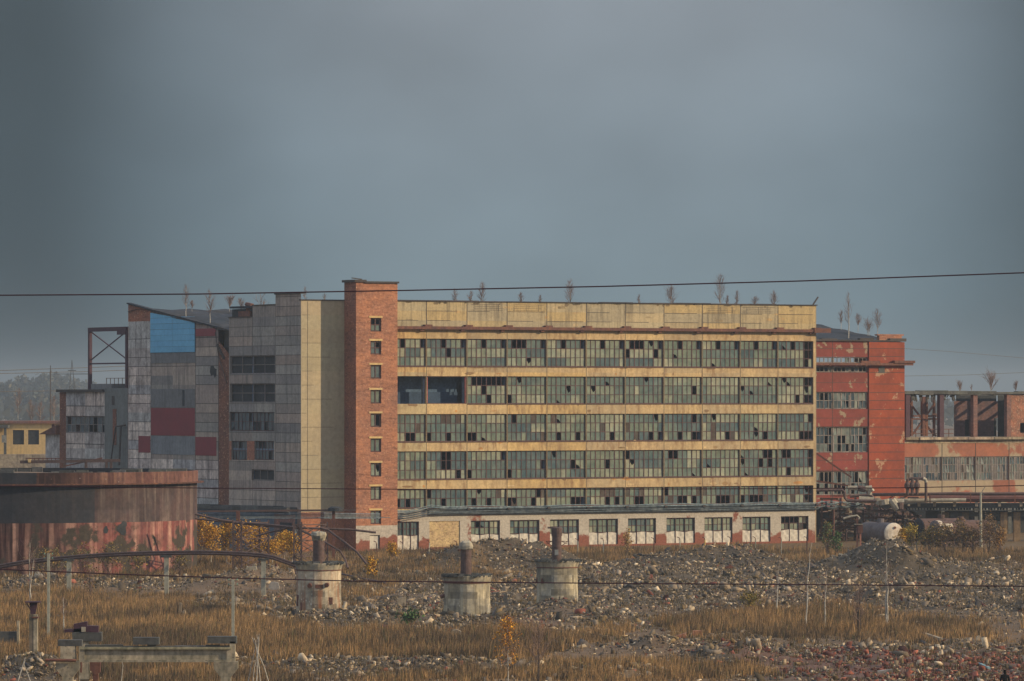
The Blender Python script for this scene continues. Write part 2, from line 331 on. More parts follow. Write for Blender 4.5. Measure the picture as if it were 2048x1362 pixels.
# a wall in the factory frame; ax 'X' = faces the camera-right (plane y=p), ax 'Y' = side wall (plane X=p)
def P3(ax, p, u, z, d=0.0):      # d = outward
    return (u, p - d, z) if ax == 'X' else (p - d, u, z)
def holed(mb, ax, p, u0, u1, z0, z1, holes=(), ucuts=(), zcuts=(), depth=.3, m=0, tf=None, mr=None):
    us = sorted({round(x, 4) for x in [u0, u1, *ucuts, *[h[0] for h in holes], *[h[1] for h in holes]] if u0 - 1e-6 <= x <= u1 + 1e-6})
    zs = sorted({round(x, 4) for x in [z0, z1, *zcuts, *[h[2] for h in holes], *[h[3] for h in holes]] if z0 - 1e-6 <= x <= z1 + 1e-6})
    pu = sorted([u0, *ucuts, u1]); pz = sorted([z0, *zcuts, z1]); tc_ = {}
    for i in range(len(us) - 1):
        for j in range(len(zs) - 1):
            a, b, c, d = us[i], us[i + 1], zs[j], zs[j + 1]
            if b - a < 1e-4 or d - c < 1e-4: continue
            mu, mz = (a + b) / 2, (c + d) / 2
            if any(h[0] < mu < h[1] and h[2] < mz < h[3] for h in holes): continue
            key = (sum(mu > q for q in pu), sum(mz > q for q in pz))
            if key not in tc_: tc_[key] = tf(mu, mz) if tf else tint()
            q = [P3(ax, p, a, c), P3(ax, p, b, c), P3(ax, p, b, d), P3(ax, p, a, d)]
            if ax == 'Y': q = q[::-1]
            mb.add(q, [(0, 1, 2, 3)], m, tc_[key])
    for h in holes:                                    # reveals
        a, b, c, d = h[:4]; mm_ = m if mr is None else mr
        for (p1, p2) in (((a, c), (b, c)), ((b, c), (b, d)), ((b, d), (a, d)), ((a, d), (a, c))):
            mb.quad(P3(ax, p, *p1), P3(ax, p, *p2), P3(ax, p, *p2, -depth), P3(ax, p, *p1, -depth), mm_, (.8, .8, .8))
def joint(mb, ax, p, u0, u1, z0, z1, m=0, c=(1, 1, 1), d=.012):
    a = P3(ax, p, u0, z0, -.02); b = P3(ax, p, u1, z1, d); mb.box(a, b, m, c)

GLASS = [(.21, .24, .175), (.15, .19, .165), (.28, .295, .21), (.105, .145, .145), (.18, .215, .17), (.36, .355, .25)]
def window(parent, ax, p, u0, u1, z0, z1, nc, rows, missing=0.0, miss=(), rec=.22, fmat=None, fw=.078, glass=None, brown=0.0, tilt=0.02, major=2, cloth=None, bright=1.0):
    """panes as the window's own mesh, steel grid as its frame"""
    mb = MB('F'); gl = glass or GLASS
    cu = (u1 - u0) / nc; rz = (z1 - z0) / rows; run = rnd.choice(gl); zc = z0
    for r in range(rows):
        for i in range(nc):
            if rnd.random() < .22: run = rnd.choice(gl)
            if (i, r) in miss or (i, -1) in miss or rnd.random() < missing: continue
            a, b = u0 + i * cu + .025, u0 + (i + 1) * cu - .025; c, d = z0 + r * rz + .02, z0 + (r + 1) * rz - .02
            v = rnd.uniform(.88, 1.12) * bright; cc = tuple(x * v for x in run)
            if rnd.random() < brown: cc = (.10, .075, .06)
            t1, t2 = rnd.uniform(-tilt, tilt), rnd.uniform(-tilt, tilt)
            pts = [(a, c, t1), (b, c, t2), (b, d, -t1), (a, d, -t2)]
            if rnd.random() < .03:           # broken pane: a jagged piece is gone
                e = rnd.uniform(.25, .7)
                pts = rnd.choice([[(a, c, 0), (b, c, 0), (b, c + (d - c) * e, 0), ((a + b) / 2, c + (d - c) * e * .5, 0), (a, c + (d - c) * (1 - e * .4), 0)],
                                  [(a, c + (d - c) * .5, 0), (a + (b - a) * e, c + (d - c) * .35, 0), (b, c, 0), (b, d, 0), (a, d, 0)]])
            q = [P3(ax, p, x, z, -rec + t) for x, z, t in pts]
            if ax == 'Y': q = q[::-1]
            mb.add(q, [tuple(range(len(q)))], 0, cc)
    if not mb.f: mb.box(P3(ax, p, u0 + .02, z0 + .02, -rec), P3(ax, p, u0 + .1, z0 + .4, -rec - .01), 0, (.12, .12, .1))
    wo = mb.build('window', M_glass, parent)
    fb = MB('F')
    for i in range(nc + 1):
        x = u0 + i * cu; ww = fw * (1.6 if i % major == 0 else .9) / 2
        x = min(max(x, u0 + ww), u1 - ww)
        fb.box(P3(ax, p, x - ww, z0, -rec + .05), P3(ax, p, x + ww, z1, -rec - .04), 0, tint(.15))
    for r in range(rows + 1):
        z = z0 + r * rz; ww = fw * (1.3 if r in (0, rows) else 1.0) / 2
        z = min(max(z, z0 + ww), z1 - ww)
        fb.box(P3(ax, p, u0, z - ww, -rec + .042), P3(ax, p, u1, z + ww, -rec - .032), 0, tint(.15))
    fb.build('frame', fmat or M_frame, wo)
    return wo
exec_after = []
# ================================================================== SETTING: GROUND
def ground_color(x, y):
    px = 1024 + FPX * x / np.maximum(y, 50); py = HOR + CAMH * FPX / np.maximum(y, 50)
    n = fbm(x / 6, y / 10, 4, 20); n2 = fbm(x / 1.3, y / 2.2, 3, 30)
    earth = np.array([.15, .10, .058]); grass = np.array([.155, .105, .05]); rub = np.array([.085, .066, .043]); brick = np.array([.15, .085, .065])
    g, rb, bk = cover(px, py, x, y)
    c = earth[None] * (np.ones((len(x), 1)))
    c = c * (1 - rb[:, None]) + rub[None] * rb[:, None]
    c = c * (1 - bk[:, None]) + brick[None] * bk[:, None]
    c = c * (1 - g[:, None]) + grass[None] * g[:, None]
    return c * (.62 + .5 * n + .35 * n2)[:, None]
def ell(px, py, cx, cy, rx, ry, soft=.35):
    return 1 - sm(1 - soft, 1 + soft, np.sqrt(((px - cx) / rx) ** 2 + ((py - cy) / ry) ** 2))
def cover(px, py, x, y):
    """how much dry grass, rubble and broken brick lies at a spot of the plain (regions of the real site)"""
    n = fbm(x / 5, y / 9, 4, 40) - .5; wob = n * 90
    n3 = fbm(x / 2.0, y / 3.0, 3, 50)
    P = px + wob * 1.7; Q = py + wob * .34 + (fbm(x / 1.6, y / 2.4, 3, 411) - .5) * 26
    g = np.zeros_like(px)
    for cx, cy, rx, ry in ((100, 1262, 560, 64), (560, 1300, 330, 30), (850, 1292, 360, 28), (1000, 1352, 320, 26), (360, 1345, 260, 40), (60, 1220, 200, 40), (430, 1212, 180, 22), (250, 1135, 400, 24), (600, 1152, 420, 18),
                           (1490, 1256, 170, 30), (1700, 1248, 150, 24), (1880, 1262, 130, 22), (900, 1118, 260, 12), (1400, 1106, 700, 16), (2000, 1110, 220, 18), (700, 1340, 240, 8), (1390, 1350, 150, 14), (1180, 1262, 60, 12), (700, 1190, 90, 14)):
        g = np.maximum(g, ell(P, Q, cx, cy, rx, ry))
    g = np.where(py < 1098, 1.0, g)
    r = np.zeros_like(px)
    for cx, cy, rx, ry in ((1650, 1160, 560, 46), (1050, 1150, 260, 34), (1200, 1190, 360, 34), (640, 1232, 260, 18), (300, 1160, 330, 13), (500, 1210, 170, 14), (830, 1210, 280, 36), (1000, 1245, 130, 22), (1180, 1285, 90, 18),
                           (1400, 1282, 120, 22), (1450, 1320, 110, 24), (1930, 1215, 240, 34), (1700, 1222, 260, 16), (650, 1335, 330, 22), (1150, 1350, 120, 18), (50, 1345, 110, 30), (1250, 1240, 110, 14), (1780, 1330, 420, 40), (900, 1330, 200, 12)):
        r = np.maximum(r, ell(P, Q, cx, cy, rx, ry))
    b = np.maximum(ell(P, Q, 1850, 1340, 330, 36), .8 * ell(P, Q, 1480, 1320, 60, 20))
    b = np.maximum(b, .5 * ell(P, Q, 1050, 1248, 60, 12))
    for cx, cy, rx, ry in ((1190, 1306, 130, 15), (1400, 1316, 200, 9), (1290, 1262, 50, 16), (1230, 1300, 110, 12), (1560, 1200, 120, 8), (1330, 1312, 150, 8), (1290, 1225, 60, 9), (1900, 1236, 200, 6), (800, 1196, 110, 5)):   # bare tracks
        t = ell(P, Q, cx, cy, rx, ry, .3); g = g * (1 - t); r = r * (1 - .85 * t)
    n4 = fbm(x / 3.5, y / 6.0, 4, 210); g = g * sm(.33, .55, .55 * n3 + .45 * n4 + .06); r = np.clip(r * (.55 + .9 * n3), 0, 1)
    for cx, cy, rx, ry in ((500, 1208, 150, 13), (650, 1236, 130, 15), (300, 1163, 330, 10), (30, 1166, 120, 10), (790, 1338, 330, 20), (590, 1163, 70, 9), (60, 1345, 120, 24)):   # debris strips through the grass
        t = ell(P, Q, cx, cy, rx, ry, .35); g = g * (1 - .93 * t); r = np.maximum(r, .8 * t)
    g = np.where((px > 2048) | (px < 0), np.maximum(g, sm(.4, .6, n3 + .1)), g)
    return g, np.clip(r * (1 - .65 * g), 0, 1), b
def build_ground():
    ys = np.concatenate([np.linspace(-300, 300, 14), np.arange(303, 345, 3.), np.arange(345, 480, .42), np.arange(480, 640, .75), np.arange(640, 720, 4.), np.geomspace(725, 14000, 40)])
    ks = np.concatenate([[-1.6, -.9, -.5, -.3, -.2], np.linspace(-.15, .15, 330), [.2, .3, .5, .9, 1.6]])
    W = np.maximum(ys, 345)
    X = ks[None, :] * W[:, None]; Y = np.repeat(ys[:, None], len(ks), 1)
    x, y = X.ravel(), Y.ravel()
    g, rb, bk = cover(1024 + FPX * x / np.maximum(y, 50), HOR + CAMH * FPX / np.maximum(y, 50), x, y)
    z = gh(x, y) + (rb * .42 + .07) * (fbm(x / .75, y / .9, 3, 70) - .5) * (1 - sm(590, 612, y))
    z = np.where(y > 1500, z - .5, z)
    nx = len(ks); i = np.arange(len(ys) - 1)[:, None] * nx + np.arange(nx - 1)[None, :]
    F = np.stack([i, i + 1, i + 1 + nx, i + nx], -1).reshape(-1, 4)
    cx, cy = x[F].mean(1), y[F].mean(1)
    o = np_mesh('ground', np.stack([x, y, z], 1), F, ground_color(cx, cy), M_ground, 'structure')
build_ground()

# ================================================================== FACTORY MAIN BLOCK
T0, BAY = 4.18, 5.882
BX = [-0.3, T0] + [T0 + BAY * i for i in range(1, 11)]      # bay limits of the long facade
BX[-1] = 63.0
BANDS = [(23.15, 26.65, 3), (18.4, 21.9, 3), (13.6, 17.1, 3), (8.85, 12.4, 3), (5.25, 7.6, 2)]
TOPZ = 31.35
fac = fthing('factory_building', 'long cream panelled factory block with five storeys of dusty broken glazing', 'factory', 20, 10)
def spand(u, z):
    if z > 27.9: c = rnd.choice([(1.02, 1, .95), (1.1, 1.05, .9), (.9, .92, .95), (1.12, 1.02, .8), (.97, 1.0, 1.0)])
    elif z > 26.6: c = (1.0, 1.0, .85)
    else: c = rnd.choice([(1.14, 1.04, .9), (.98, .93, .90), (.95, .96, .92), (1.2, 1.05, .80), (1.1, 1.0, .9), (1.2, 1.12, 1.0)])
    b = rnd.uniform(.92, 1.08); return tuple(x * b for x in c)
wb = MB('F')
holes = []
for k, (z0, z1, r) in enumerate(BANDS):
    for b in range(11): holes.append((BX[b] + .06, BX[b + 1] - .06 - (.25 if b == 10 else 0), z0, z1))
low = [h for h in holes]
holed(wb, 'X', 0, -.6, 63.0, 5.0, 27.85, low, BX[1:-1], (22.4,), .34, 0, spand)
holed(wb, 'X', 0, -.6, 63.0, 27.85, TOPZ, (), BX[1:-1], (28.95, 30.15), .3, 1, spand)
# brick ground storey with its wide windows
GW = []
for i, (a, b) in enumerate([(792, 838), (859, 920), (942, 1000), (1020, 1079), (1100, 1158), (1178, 1236), (1256, 1312), (1333, 1390), (1409, 1465), (1485, 1541), (1562, 1617)]):
    x0 = max(FX(a, 0), -.5); x1 = FX(b, 0); GW.append((x0, x1, .25 if i else -.05, 3.55))
holed(wb, 'X', 0, -.6, 63.0, -1.0, 5.0, [GW[i] for i in range(11)], (), (), .4, 2, lambda u, z: tint(.05, .03))
for q in range(110):                       # spalled edges and patched concrete on bands and parapet
    kz = rnd.random()
    if kz < .35: z = TOPZ - rnd.uniform(0, .25); m_, c_ = 1, rnd.choice([(.35, .33, .3), (.5, .45, .4), (1.25, 1.2, 1.1)])
    elif kz < .6: z = rnd.uniform(28.4, 30.8); m_, c_ = 1, rnd.choice([(1.2, 1.12, 1.0), (.75, .7, .62), (1.15, .95, .7)])
    else: z = rnd.choice([BANDS[i][0] - rnd.choice([.15, .9]) for i in range(4)]); m_, c_ = 0, rnd.choice([(.55, .45, .38), (.75, .62, .5), (1.35, 1.25, 1.1), (1.1, .7, .4)])
    x = rnd.uniform(0, 62); n = 8; w2, h2 = rnd.uniform(.12, .9), rnd.uniform(.07, .28)
    wb.add([(x + w2 * rnd.uniform(.6, 1.1) * math.cos(6.283 * i / n), -.006, min(TOPZ, z + h2 * rnd.uniform(.5, 1.1) * math.sin(6.283 * i / n))) for i in range(n)], [tuple(range(n))], m_, c_)
# right hand end, back, roof
wb.box((63.0, .02, -1), (63.15, 20, TOPZ), 0, (.8, .8, .8))
wb.build('wall', [M_cream, M_creamtop, M_brickwhite], fac)
jb = MB('F')
for x in BX[1:-1]:
    joint(jb, 'X', 0, x - .05, x + .05, 27.9, TOPZ); joint(jb, 'X', 0, x - .03, x + .03, 5.1, 27.5)
    z = 28.95
for z in (28.95, 30.15):
    for b in range(11):
        if rnd.random() < .8: joint(jb, 'X', 0, BX[b] + .1, BX[b] + BAY * rnd.uniform(.5, .95), z - .03, z + .03)
for b in (2, 3, 8, 9):                      # reinforcement grids showing through spalled parapet panels
    for q in range(4): joint(jb, 'X', 0, BX[b] + .2 + rnd.random(), BX[b + 1] - .3 - rnd.random(), 30.3 + q * .24, 30.335 + q * .24)
    for q in range(3): joint(jb, 'X', 0, BX[b] + 1 + q * 1.8, BX[b] + 1.04 + q * 1.8, 30.2, 31.1)
jb.build('panel_joint', M_joint, fac)
# sills, gutter beam, coping
gb = MB('F'); gb.box((-.4, -.55, 27.95), (63.4, -.02, 28.15)); gb.box((-.4, -.62, 27.82), (63.4, -.52, 28.2))
gb.box((62.4, -.75, 27.75), (65.0, -.3, 28.35))
for x in BX[1:]: gb.box((x - .5, -.6, 28.2), (x + .55, -.01, 28.42)); gb.box((x - 1.1, -.45, 27.6), (x - .6, -.01, 27.8))
gb.build('gutter_rail', M_rust, fac)
cb = MB('F'); cx = -.3
while cx < 63.2:
    l = rnd.uniform(3, 6.2); e = min(cx + l, 63.3); cb.box((cx, -.14, TOPZ), (e - .04, .6, TOPZ + rnd.uniform(.1, .2)), 0, tint(.3)); cx = e
cb.bar((62.6, .1, TOPZ), (63.5, .1, TOPZ + 1.15), .16)
cb.build('coping', M_joint, fac)
rb_ = MB('F'); rb_.box((-13.6, .25, TOPZ - .75), (63.0, 20, TOPZ - .5)); rb_.build('roof', M_roof, fac)
ib = MB('F')
for z in (4.4, 8.0, 12.75, 17.5, 22.3, 27.3): ib.box((-13.5, .5, z - .25), (62.9, 19.8, z), 0)
for x in BX[1:]:
    ib.box((x - .25, .42, 0), (x + .25, .9, 27.2), 0, (1.4, 1.35, 1.3)); ib.box((x - .3, 9, 0), (x + .3, 9.6, 27.2), 0)
ib.box((-13.5, 13.5, 0), (62.9, 13.7, 27.2), 0, (.8, .9, 1))
for q in range(46):
    x = rnd.uniform(0, 62); z0 = rnd.choice([0, 4.4, 8.0, 12.75, 17.5, 22.3]); s = rnd.uniform(.5, 2.2)
    ib.box((x, rnd.uniform(2, 9), z0 + .01), (x + s, rnd.uniform(9.1, 12), z0 + rnd.uniform(.8, 2.6)), 0, tint(.5, .2))
ib.box((-.4, 2.6, 18.0), (10.0, 2.7, 21.9), 0, (.62, .75, .85)); ib.box((-.4, 2.3, 17.6), (10.0, 2.6, 19.9), 0, (.36, .45, .55))  # partition added close behind the openings, dim interior light put into two tones
ib.build('interior_floor', M_inner, fac)
# ribbon windows: one per bay and storey
for k, (z0, z1, r) in enumerate(BANDS):
    for b in range(11):
        u0, u1 = BX[b] + .06, BX[b + 1] - .06 - (.25 if b == 10 else 0)
        miss = set(); nc = 8 if b else 6; br = 0; ms = .006
        if k == 0:
            miss |= {(nc - 1, 2), (nc - 5, 2)}
            if b in (3, 6): miss |= {(1, 2), (2, 2)}
            if b == 1: miss |= {(4, 1)}
            if b == 6: miss |= {(0, 1), (6, 1)}
            if b == 10: miss |= {(6, 2), (7, 1), (6, 1), (6, 0)}
        if k == 1:
            if b in (0, 1): miss = {(i, -1) for i in range(nc)}
            if b == 2: miss = {(i, 2) for i in range(1, 8)} | {(4, 0)}
            if b == 3: miss = {(0, 0)}
            if b == 7: miss = {(6, 1)}
            if b == 10: miss = {(6, 2), (7, 2), (4, 0), (6, 0), (7, 0)}
        if k == 2:
            for i in range(nc):
                if rnd.random() < .2: miss.add((i, 0))
            br = .06
            if b == 3: miss.add((1, 2))
            if b == 10: miss |= {(7, 2), (6, 0), (7, 0)}
        if k == 3:
            ms = .05
            if b == 1: miss |= {(3, 2), (4, 2), (3, 1), (4, 1)}
            if b == 7: miss |= {(1, 2), (2, 2)}
            if b == 9: miss |= {(5, 2), (4, 1), (6, 1)}
            if b == 10: miss |= {(1, 2), (2, 2), (7, 2)}
        if k == 4:
            for i in range(nc):
                if rnd.random() < .36: miss.add((i, 0))
            if b in (1, 3, 7): miss.add((rnd.randrange(nc), 1))
            br = .1
            if b == 10: miss |= {(7, 0), (7, 1)}
        if k == 1 and b in (0, 1):
            if b == 1:
                m2 = MB('F')
                for xx in (u0 + .05, u1 - .05): m2.box((xx - .12, .1, z0), (xx + .12, .3, z1), 0, (3.2, 2.0, 1.8))
                m2.box((u0, .1, z1 - .1), (u1, .2, z1)); m2.box((u0, .1, z0), (u1, .2, z0 + .1))
                m2.build('empty_window_frame', M_frame, fac)
            continue
        gl = GLASS if k != 1 else GLASS[:3] + GLASS[4:]
        wo = window(fac, 'X', 0, u0, u1, z0, z1, nc, r, ms, miss, brown=br, glass=gl, tilt=.03 if k > 1 else .015)
        sb = MB('F'); sb.box((u0 + .02, -.07, z0 - .09), (u1 - .02, .05, z0 - .003), 0, tint(.2)); sb.build('sill', M_frame, wo)
# ground storey windows: glazing over plastic sheeting
for i, (a, b, z0, z1) in enumerate(GW):
    if i == 1:
        q = MB('F'); q.box((a + .01, .1, z0 + .01), (b - .01, .35, z1 - .01)); q.build('brick_infill', M_infill, fac); continue
    zm = 1.75
    wo = window(fac, 'X', 0, a + .05, b - .05, zm, z1 - .05, 6, 2, .03, {(0, 1), (1, 1), (2, 1), (3, 1)} if i == 10 else (), rec=.28, brown=.4 if i == 10 else 0)
    q = MB('F'); n = 18
    for j in range(n):
        xa, xb = a + .06 + (b - a - .12) * j / n, a + .06 + (b - a - .12) * (j + 1) / n
        for s in range(5):
            za, zb = z0 + (zm - z0) * s / 5, z0 + (zm - z0) * (s + 1) / 5
            f = lambda x, z: (x, .2 + .05 * math.sin(x * 7 + z * 2.5) * math.cos(z * 4 + i), z + (.06 * math.sin(x * 2.3 + i) if z > zm - .01 else 0))
            q.add([f(xa, za), f(xb, za), f(xb, zb), f(xa, zb)], [(0, 1, 2, 3)], 0, (1, 1, 1))
    q.build('plastic_sheet', M_cloth, wo, smooth=True)
    q = MB('F')
    for x in (a + .04, a + (b - a) / 3, a + 2 * (b - a) / 3, b - .04): q.box((x - .035, .11, z0), (x + .035, .19, z1 + (0 if i else 0)))
    q.box((a + .02, .1, z1 - .08), (b - .02, .2, z1 - .01)); q.build('glazing_bar', M_frame, wo)

# ---- end wall of the block: grey side facing left, pale strip facing the sun
XS = -13.7
side_y = lambda px: SY(px, XS)
def side_rect(p0, p1, q0, q1):
    pm = (p0 + p1) / 2; return side_y(p1), side_y(p0), SZ(pm, q1, XS), SZ(pm, q0, XS)
lw = MB('F')
zc = [5.0 + 1.2 * 2 * i for i in range(1, 11)]
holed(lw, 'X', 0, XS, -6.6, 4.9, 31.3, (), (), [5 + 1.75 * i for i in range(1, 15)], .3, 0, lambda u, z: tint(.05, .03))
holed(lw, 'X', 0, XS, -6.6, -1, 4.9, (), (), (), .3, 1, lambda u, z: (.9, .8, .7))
for i in range(1, 15): joint(lw, 'X', 0, XS + .1, XS + rnd.uniform(.4, 6.5), 5 + 1.75 * i - .02, 5 + 1.75 * i + .02, 2)
joint(lw, 'X', 0, XS + .9, XS + .95, 5, 31.2, 2)
lw.box((XS - .05, -.08, 31.3), (-6.6, .5, 31.45), 2)
lw.build('wall', [M_litwall, M_brick, M_joint], fac)
gs = [(0, .92), (0, 1), (1, 1.06), (1, .95)]
def gtint(u, z):
    c = rnd.choice([(1.12, 1.0, .93), (.97, 1.0, 1.0), (1.35, 1.22, 1.12), (.78, .80, .84), (1.08, .97, .93), (.9, .86, .84)]); b = rnd.uniform(.88, 1.12)
    return tuple(v * b for v in c)
sw = MB('F')
ys = [side_y(p) for p in (551, 505, 458, 437)]
rows = [5 + 1.22 * i for i in range(1, 23)]
H1 = []
def hole(p0, p1, q0, q1): r = side_rect(p0, p1, q0, q1); H1.append(r); return r
SW1 = hole(460, 550, 711, 748); SW2 = hole(460, 550, 767, 805); SW3 = hole(459, 549, 824, 862)
SW4 = hole(463, 494, 882, 920); SW5 = hole(509, 548, 882, 920); SW6 = hole(503, 548, 939, 961)
holed(sw, 'Y', XS, 0, ys[0], -.5, 32.15, (), (), rows, .3, 0, gtint)
holed(sw, 'Y', XS, ys[0], ys[1], 29.4, 30.85, (), (), (), .3, 0, gtint)
holed(sw, 'Y', XS, ys[0], ys[2], -.5, 29.4, H1, (ys[1],), rows, .35, 0, gtint)
for i, z in enumerate(rows):
    joint(sw, 'Y', XS, .1, ys[0] - .1, z - .03, z + .03, 1)
    if z < 29.2 and not any(h[2] - .1 < z < h[3] + .1 for h in (SW1, SW2, SW3, SW4, SW6)): joint(sw, 'Y', XS, ys[0] + .1, ys[2] - .1, z - .025, z + .025, 1)
joint(sw, 'Y', XS, ys[0] - .03, ys[0] + .03, 5, 31, 1)
joint(sw, 'Y', XS, ys[1] - .03, ys[1] + .03, 23, 30.7, 1); joint(sw, 'Y', XS, ys[1] - .03, ys[1] + .03, 5, 10, 1)
sw.box((XS - .15, -.1, 32.15), (XS + .6, ys[0] + .1, 32.3), 1); sw.box((XS - .1, ys[0] + .02, 30.85), (XS + .4, ys[1], 30.97), 1); sw.box((XS - .1, ys[1], 29.4), (XS + .4, ys[2] + .1, 29.52), 1)
# brick piers between the two lower windows
for a, b in ((494, 509), (458.5, 463)):
    r_ = side_rect(a, b, 882, 920); sw.box((XS + .03, r_[0], r_[2]), (XS - .012, r_[1], r_[3]), 2, (.9, .8, .8))
sw.build('side_wall', [M_grey, M_joint, M_brick], fac)
sl = [(.12, .14, .145), (.09, .11, .12), (.17, .19, .19), (.10, .12, .13)]
for h, nc, rw, ms in ((SW1, 4, 2, 1), (SW2, 4, 2, 1), (SW3, 12, 2, .25), (SW4, 5, 2, .1), (SW5, 6, 2, .2), (SW6, 3, 1, 1)):
    window(fac, 'Y', XS, h[0] + .03, h[1] - .03, h[2] + .03, h[3] - .03, nc, rw, ms, glass=sl, fmat=M_framelt if ms == 1 else M_frame, tilt=.06, fw=.07, major=9)
tb = MB('F'); tb.box((XS + .1, ys[1] + 1, 29.5), (XS + 2.5, ys[1] + 4.2, 30.2), 0); tb.box((XS + .4, ys[1] + 1.4, 30.2), (XS + 1.6, ys[1] + 2.6, 30.9), 0); tb.tube([(XS + 1, ys[1] + 2, 30.9), (XS + 1, ys[1] + 3.6, 31.1)], .3)
tb.build('roof_vent', M_rust, fac)
# hidden shell so no light leaks
hb = MB('F'); hb.box((XS + .4, .5, -1), (-7, 19.8, 30.5)); hb.build('light_leak_shell', M_dark, fac)

# ---- brick stair tower
tow = fthing('stair_tower', 'tall orange brick stair tower standing proud of the cream facade', 'tower', -4.6, -1.5)
TX0, TX1, TP = -7.59, -1.69, -3.1
tw = MB('F')
wins = []
for py in (636, 682, 730, 780, 827, 877, 926, 973, 1021):
    wins.append((FX(741, TP), FX(762.5, TP), FZ(752, py + 27, TP), FZ(752, py, TP)))
dr = (FX(739.5, TP), FX(760, TP), FZ(750, 1098, TP), FZ(750, 1070, TP))
holed(tw, 'X', TP, TX0, TX1, 3.2, 33.6, wins, (), (), .35, 0, lambda u, z: (1, 1, 1))
holed(tw, 'X', TP, TX0, TX1, -1, 3.2, [dr], (), (), .35, 1, lambda u, z: (1, 1, 1))
holed(tw, 'Y', TX0, TP, 0.0, 3.2, 33.6, (), (), (), .3, 0, lambda u, z: (.7, .62, .66))  # left face tinted darker, its shade painted into the brick
holed(tw, 'Y', TX0, TP, 0.0, -1, 3.2, (), (), (), .3, 0, lambda u, z: (.6, .55, .55))
tw.box((TX1 - .02, TP + .01, -1), (TX1, -.1, 33.6), 0); tw.box((TX0 + .002, -.1, 28), (TX1, .0, 33.6), 0)
tw.build('wall', [M_brick, M_brickwhite], tow)
b_ = MB('F'); b_.box((TX0 - .25, TP - .2, 33.6), (TX0 + 1.4, .2, 33.9)); b_.box((TX0 + 1.2, TP - .2, 33.5), (TX1 + .15, .2, 33.72)); b_.bar((TX0 - .6, TP, 34.1), (TX0 + .9, TP + .1, 33.95), .12)
b_.build('roof', M_joint, tow)
b_ = MB('F'); b_.box((TX0 + .4, TP + 2.9, 0), (TX1 - .1, TP + 2.95, 33)); b_.build('stair_wall', M_inner, tow)
for i, h in enumerate(wins):
    wo = window(tow, 'X', TP, h[0] + .03, h[1] - .03, h[2] + .03, h[3] - .03, 2, 2 if i < 2 else 1, 0, {(1, 1), (0, 1)} if i == 0 else {(1, 1)} if i == 1 else {(1, 0)} if i in (4,) else (), fw=.1, major=1, glass=[(.17, .2, .16), (.24, .26, .2), (.12, .15, .15)])
    lb = MB('F'); lb.box((h[0] - .2, TP - .06, h[3] + .02), (h[1] + .15, TP + .05, h[3] + .26)); lb.build('lintel', M_yellow, wo)
    st = MB('F')                         # the stair flight seen behind the glass
    if i in (0, 1, 3, 4):
        for q in range(5): st.box((h[0] + q * .28, TP + .9, h[2] + 1.3 - q * .3), (h[0] + .3 + q * .28, TP + 1.6, h[2] + 1.45 - q * .3), 0, (3, 3, 2.6))
        st.build('stair_flight', M_inner, tow)
db = MB('F'); db.box((dr[0] + .02, TP + .16, dr[2]), ((dr[0] + dr[1]) / 2 - .02, TP + .24, dr[3] - .05)); db.box(((dr[0] + dr[1]) / 2 + .02, TP + .2, dr[2]), (dr[1] - .02, TP + .26, dr[3] - .05), 0, (.92, .92, .95))
do = db.build('door', M_cloth, tow); db = MB('F'); db.box((dr[0] - .02, TP + .1, dr[3] - .06), (dr[1], TP + .3, dr[3] + .08)); db.box((dr[1] - .08, TP + .1, dr[2]), (dr[1], TP + .3, dr[3])); db.build('frame', M_frame, do)

# ---- low annex along the side wall
anx = fthing('side_annex', 'low dark blue-washed annex with mossy roof under the grey side wall', 'annex', -15.0, 25)
ab = MB('F'); XA = -14.9
M_bluewall = mat('blue_washed_wall', (.10, .15, .185), (.07, .085, .11), .6, .3, 2.5, streak=(.2, .24, .27), sa=.4)
hs = []
for a, b, c, d in ((556, 588, 1058, 1100), (410, 424, 1050, 1095), (444, 458, 1046, 1095), (500, 524, 1052, 1095)):
    hs.append((SY(b, XA), SY(a, XA), -.8, SZ((a + b) / 2, c, XA)))
holed(ab, 'Y', XA, 1.0, 49, -1, 4.9, hs, [SY(p, XA) for p in (548, 500, 440)], (2.5,), .5, 0, lambda u, z: tint(.15, .08))
ab.box((XA, 1.0, -1), (XS, 1.01, 4.9), 0)
ab.build('wall', [M_bluewall], anx)
ab = MB('F'); yy = 1.0
while yy < 49: e = min(49, yy + rnd.uniform(2, 5)); ab.box((XA - .3, yy, 4.9), (XS, e, 5.1 + rnd.uniform(.1, .5)), 0, tint(.3)); yy = e
ab.build('roof', M_mossdark, anx)
ab = MB('F'); ab.box((XA - .02, SY(590, XA), -.8), (XA - .06, SY(549, XA), 4.6)); ab.build('brick_panel', M_brickdark, anx)
ab = MB('F'); ab.box((XA + 1.0, 1.2, -1), (XA + 1.1, 48, 4.8)); ab.build('inner_wall', M_dark, anx)
ab = MB('F'); a, b = SY(585, XA), SY(562, XA); ab.box((XA - .1, a, -.5), (XA - .16, b, 3.6)); ab.build('gate', M_tanblack, anx)

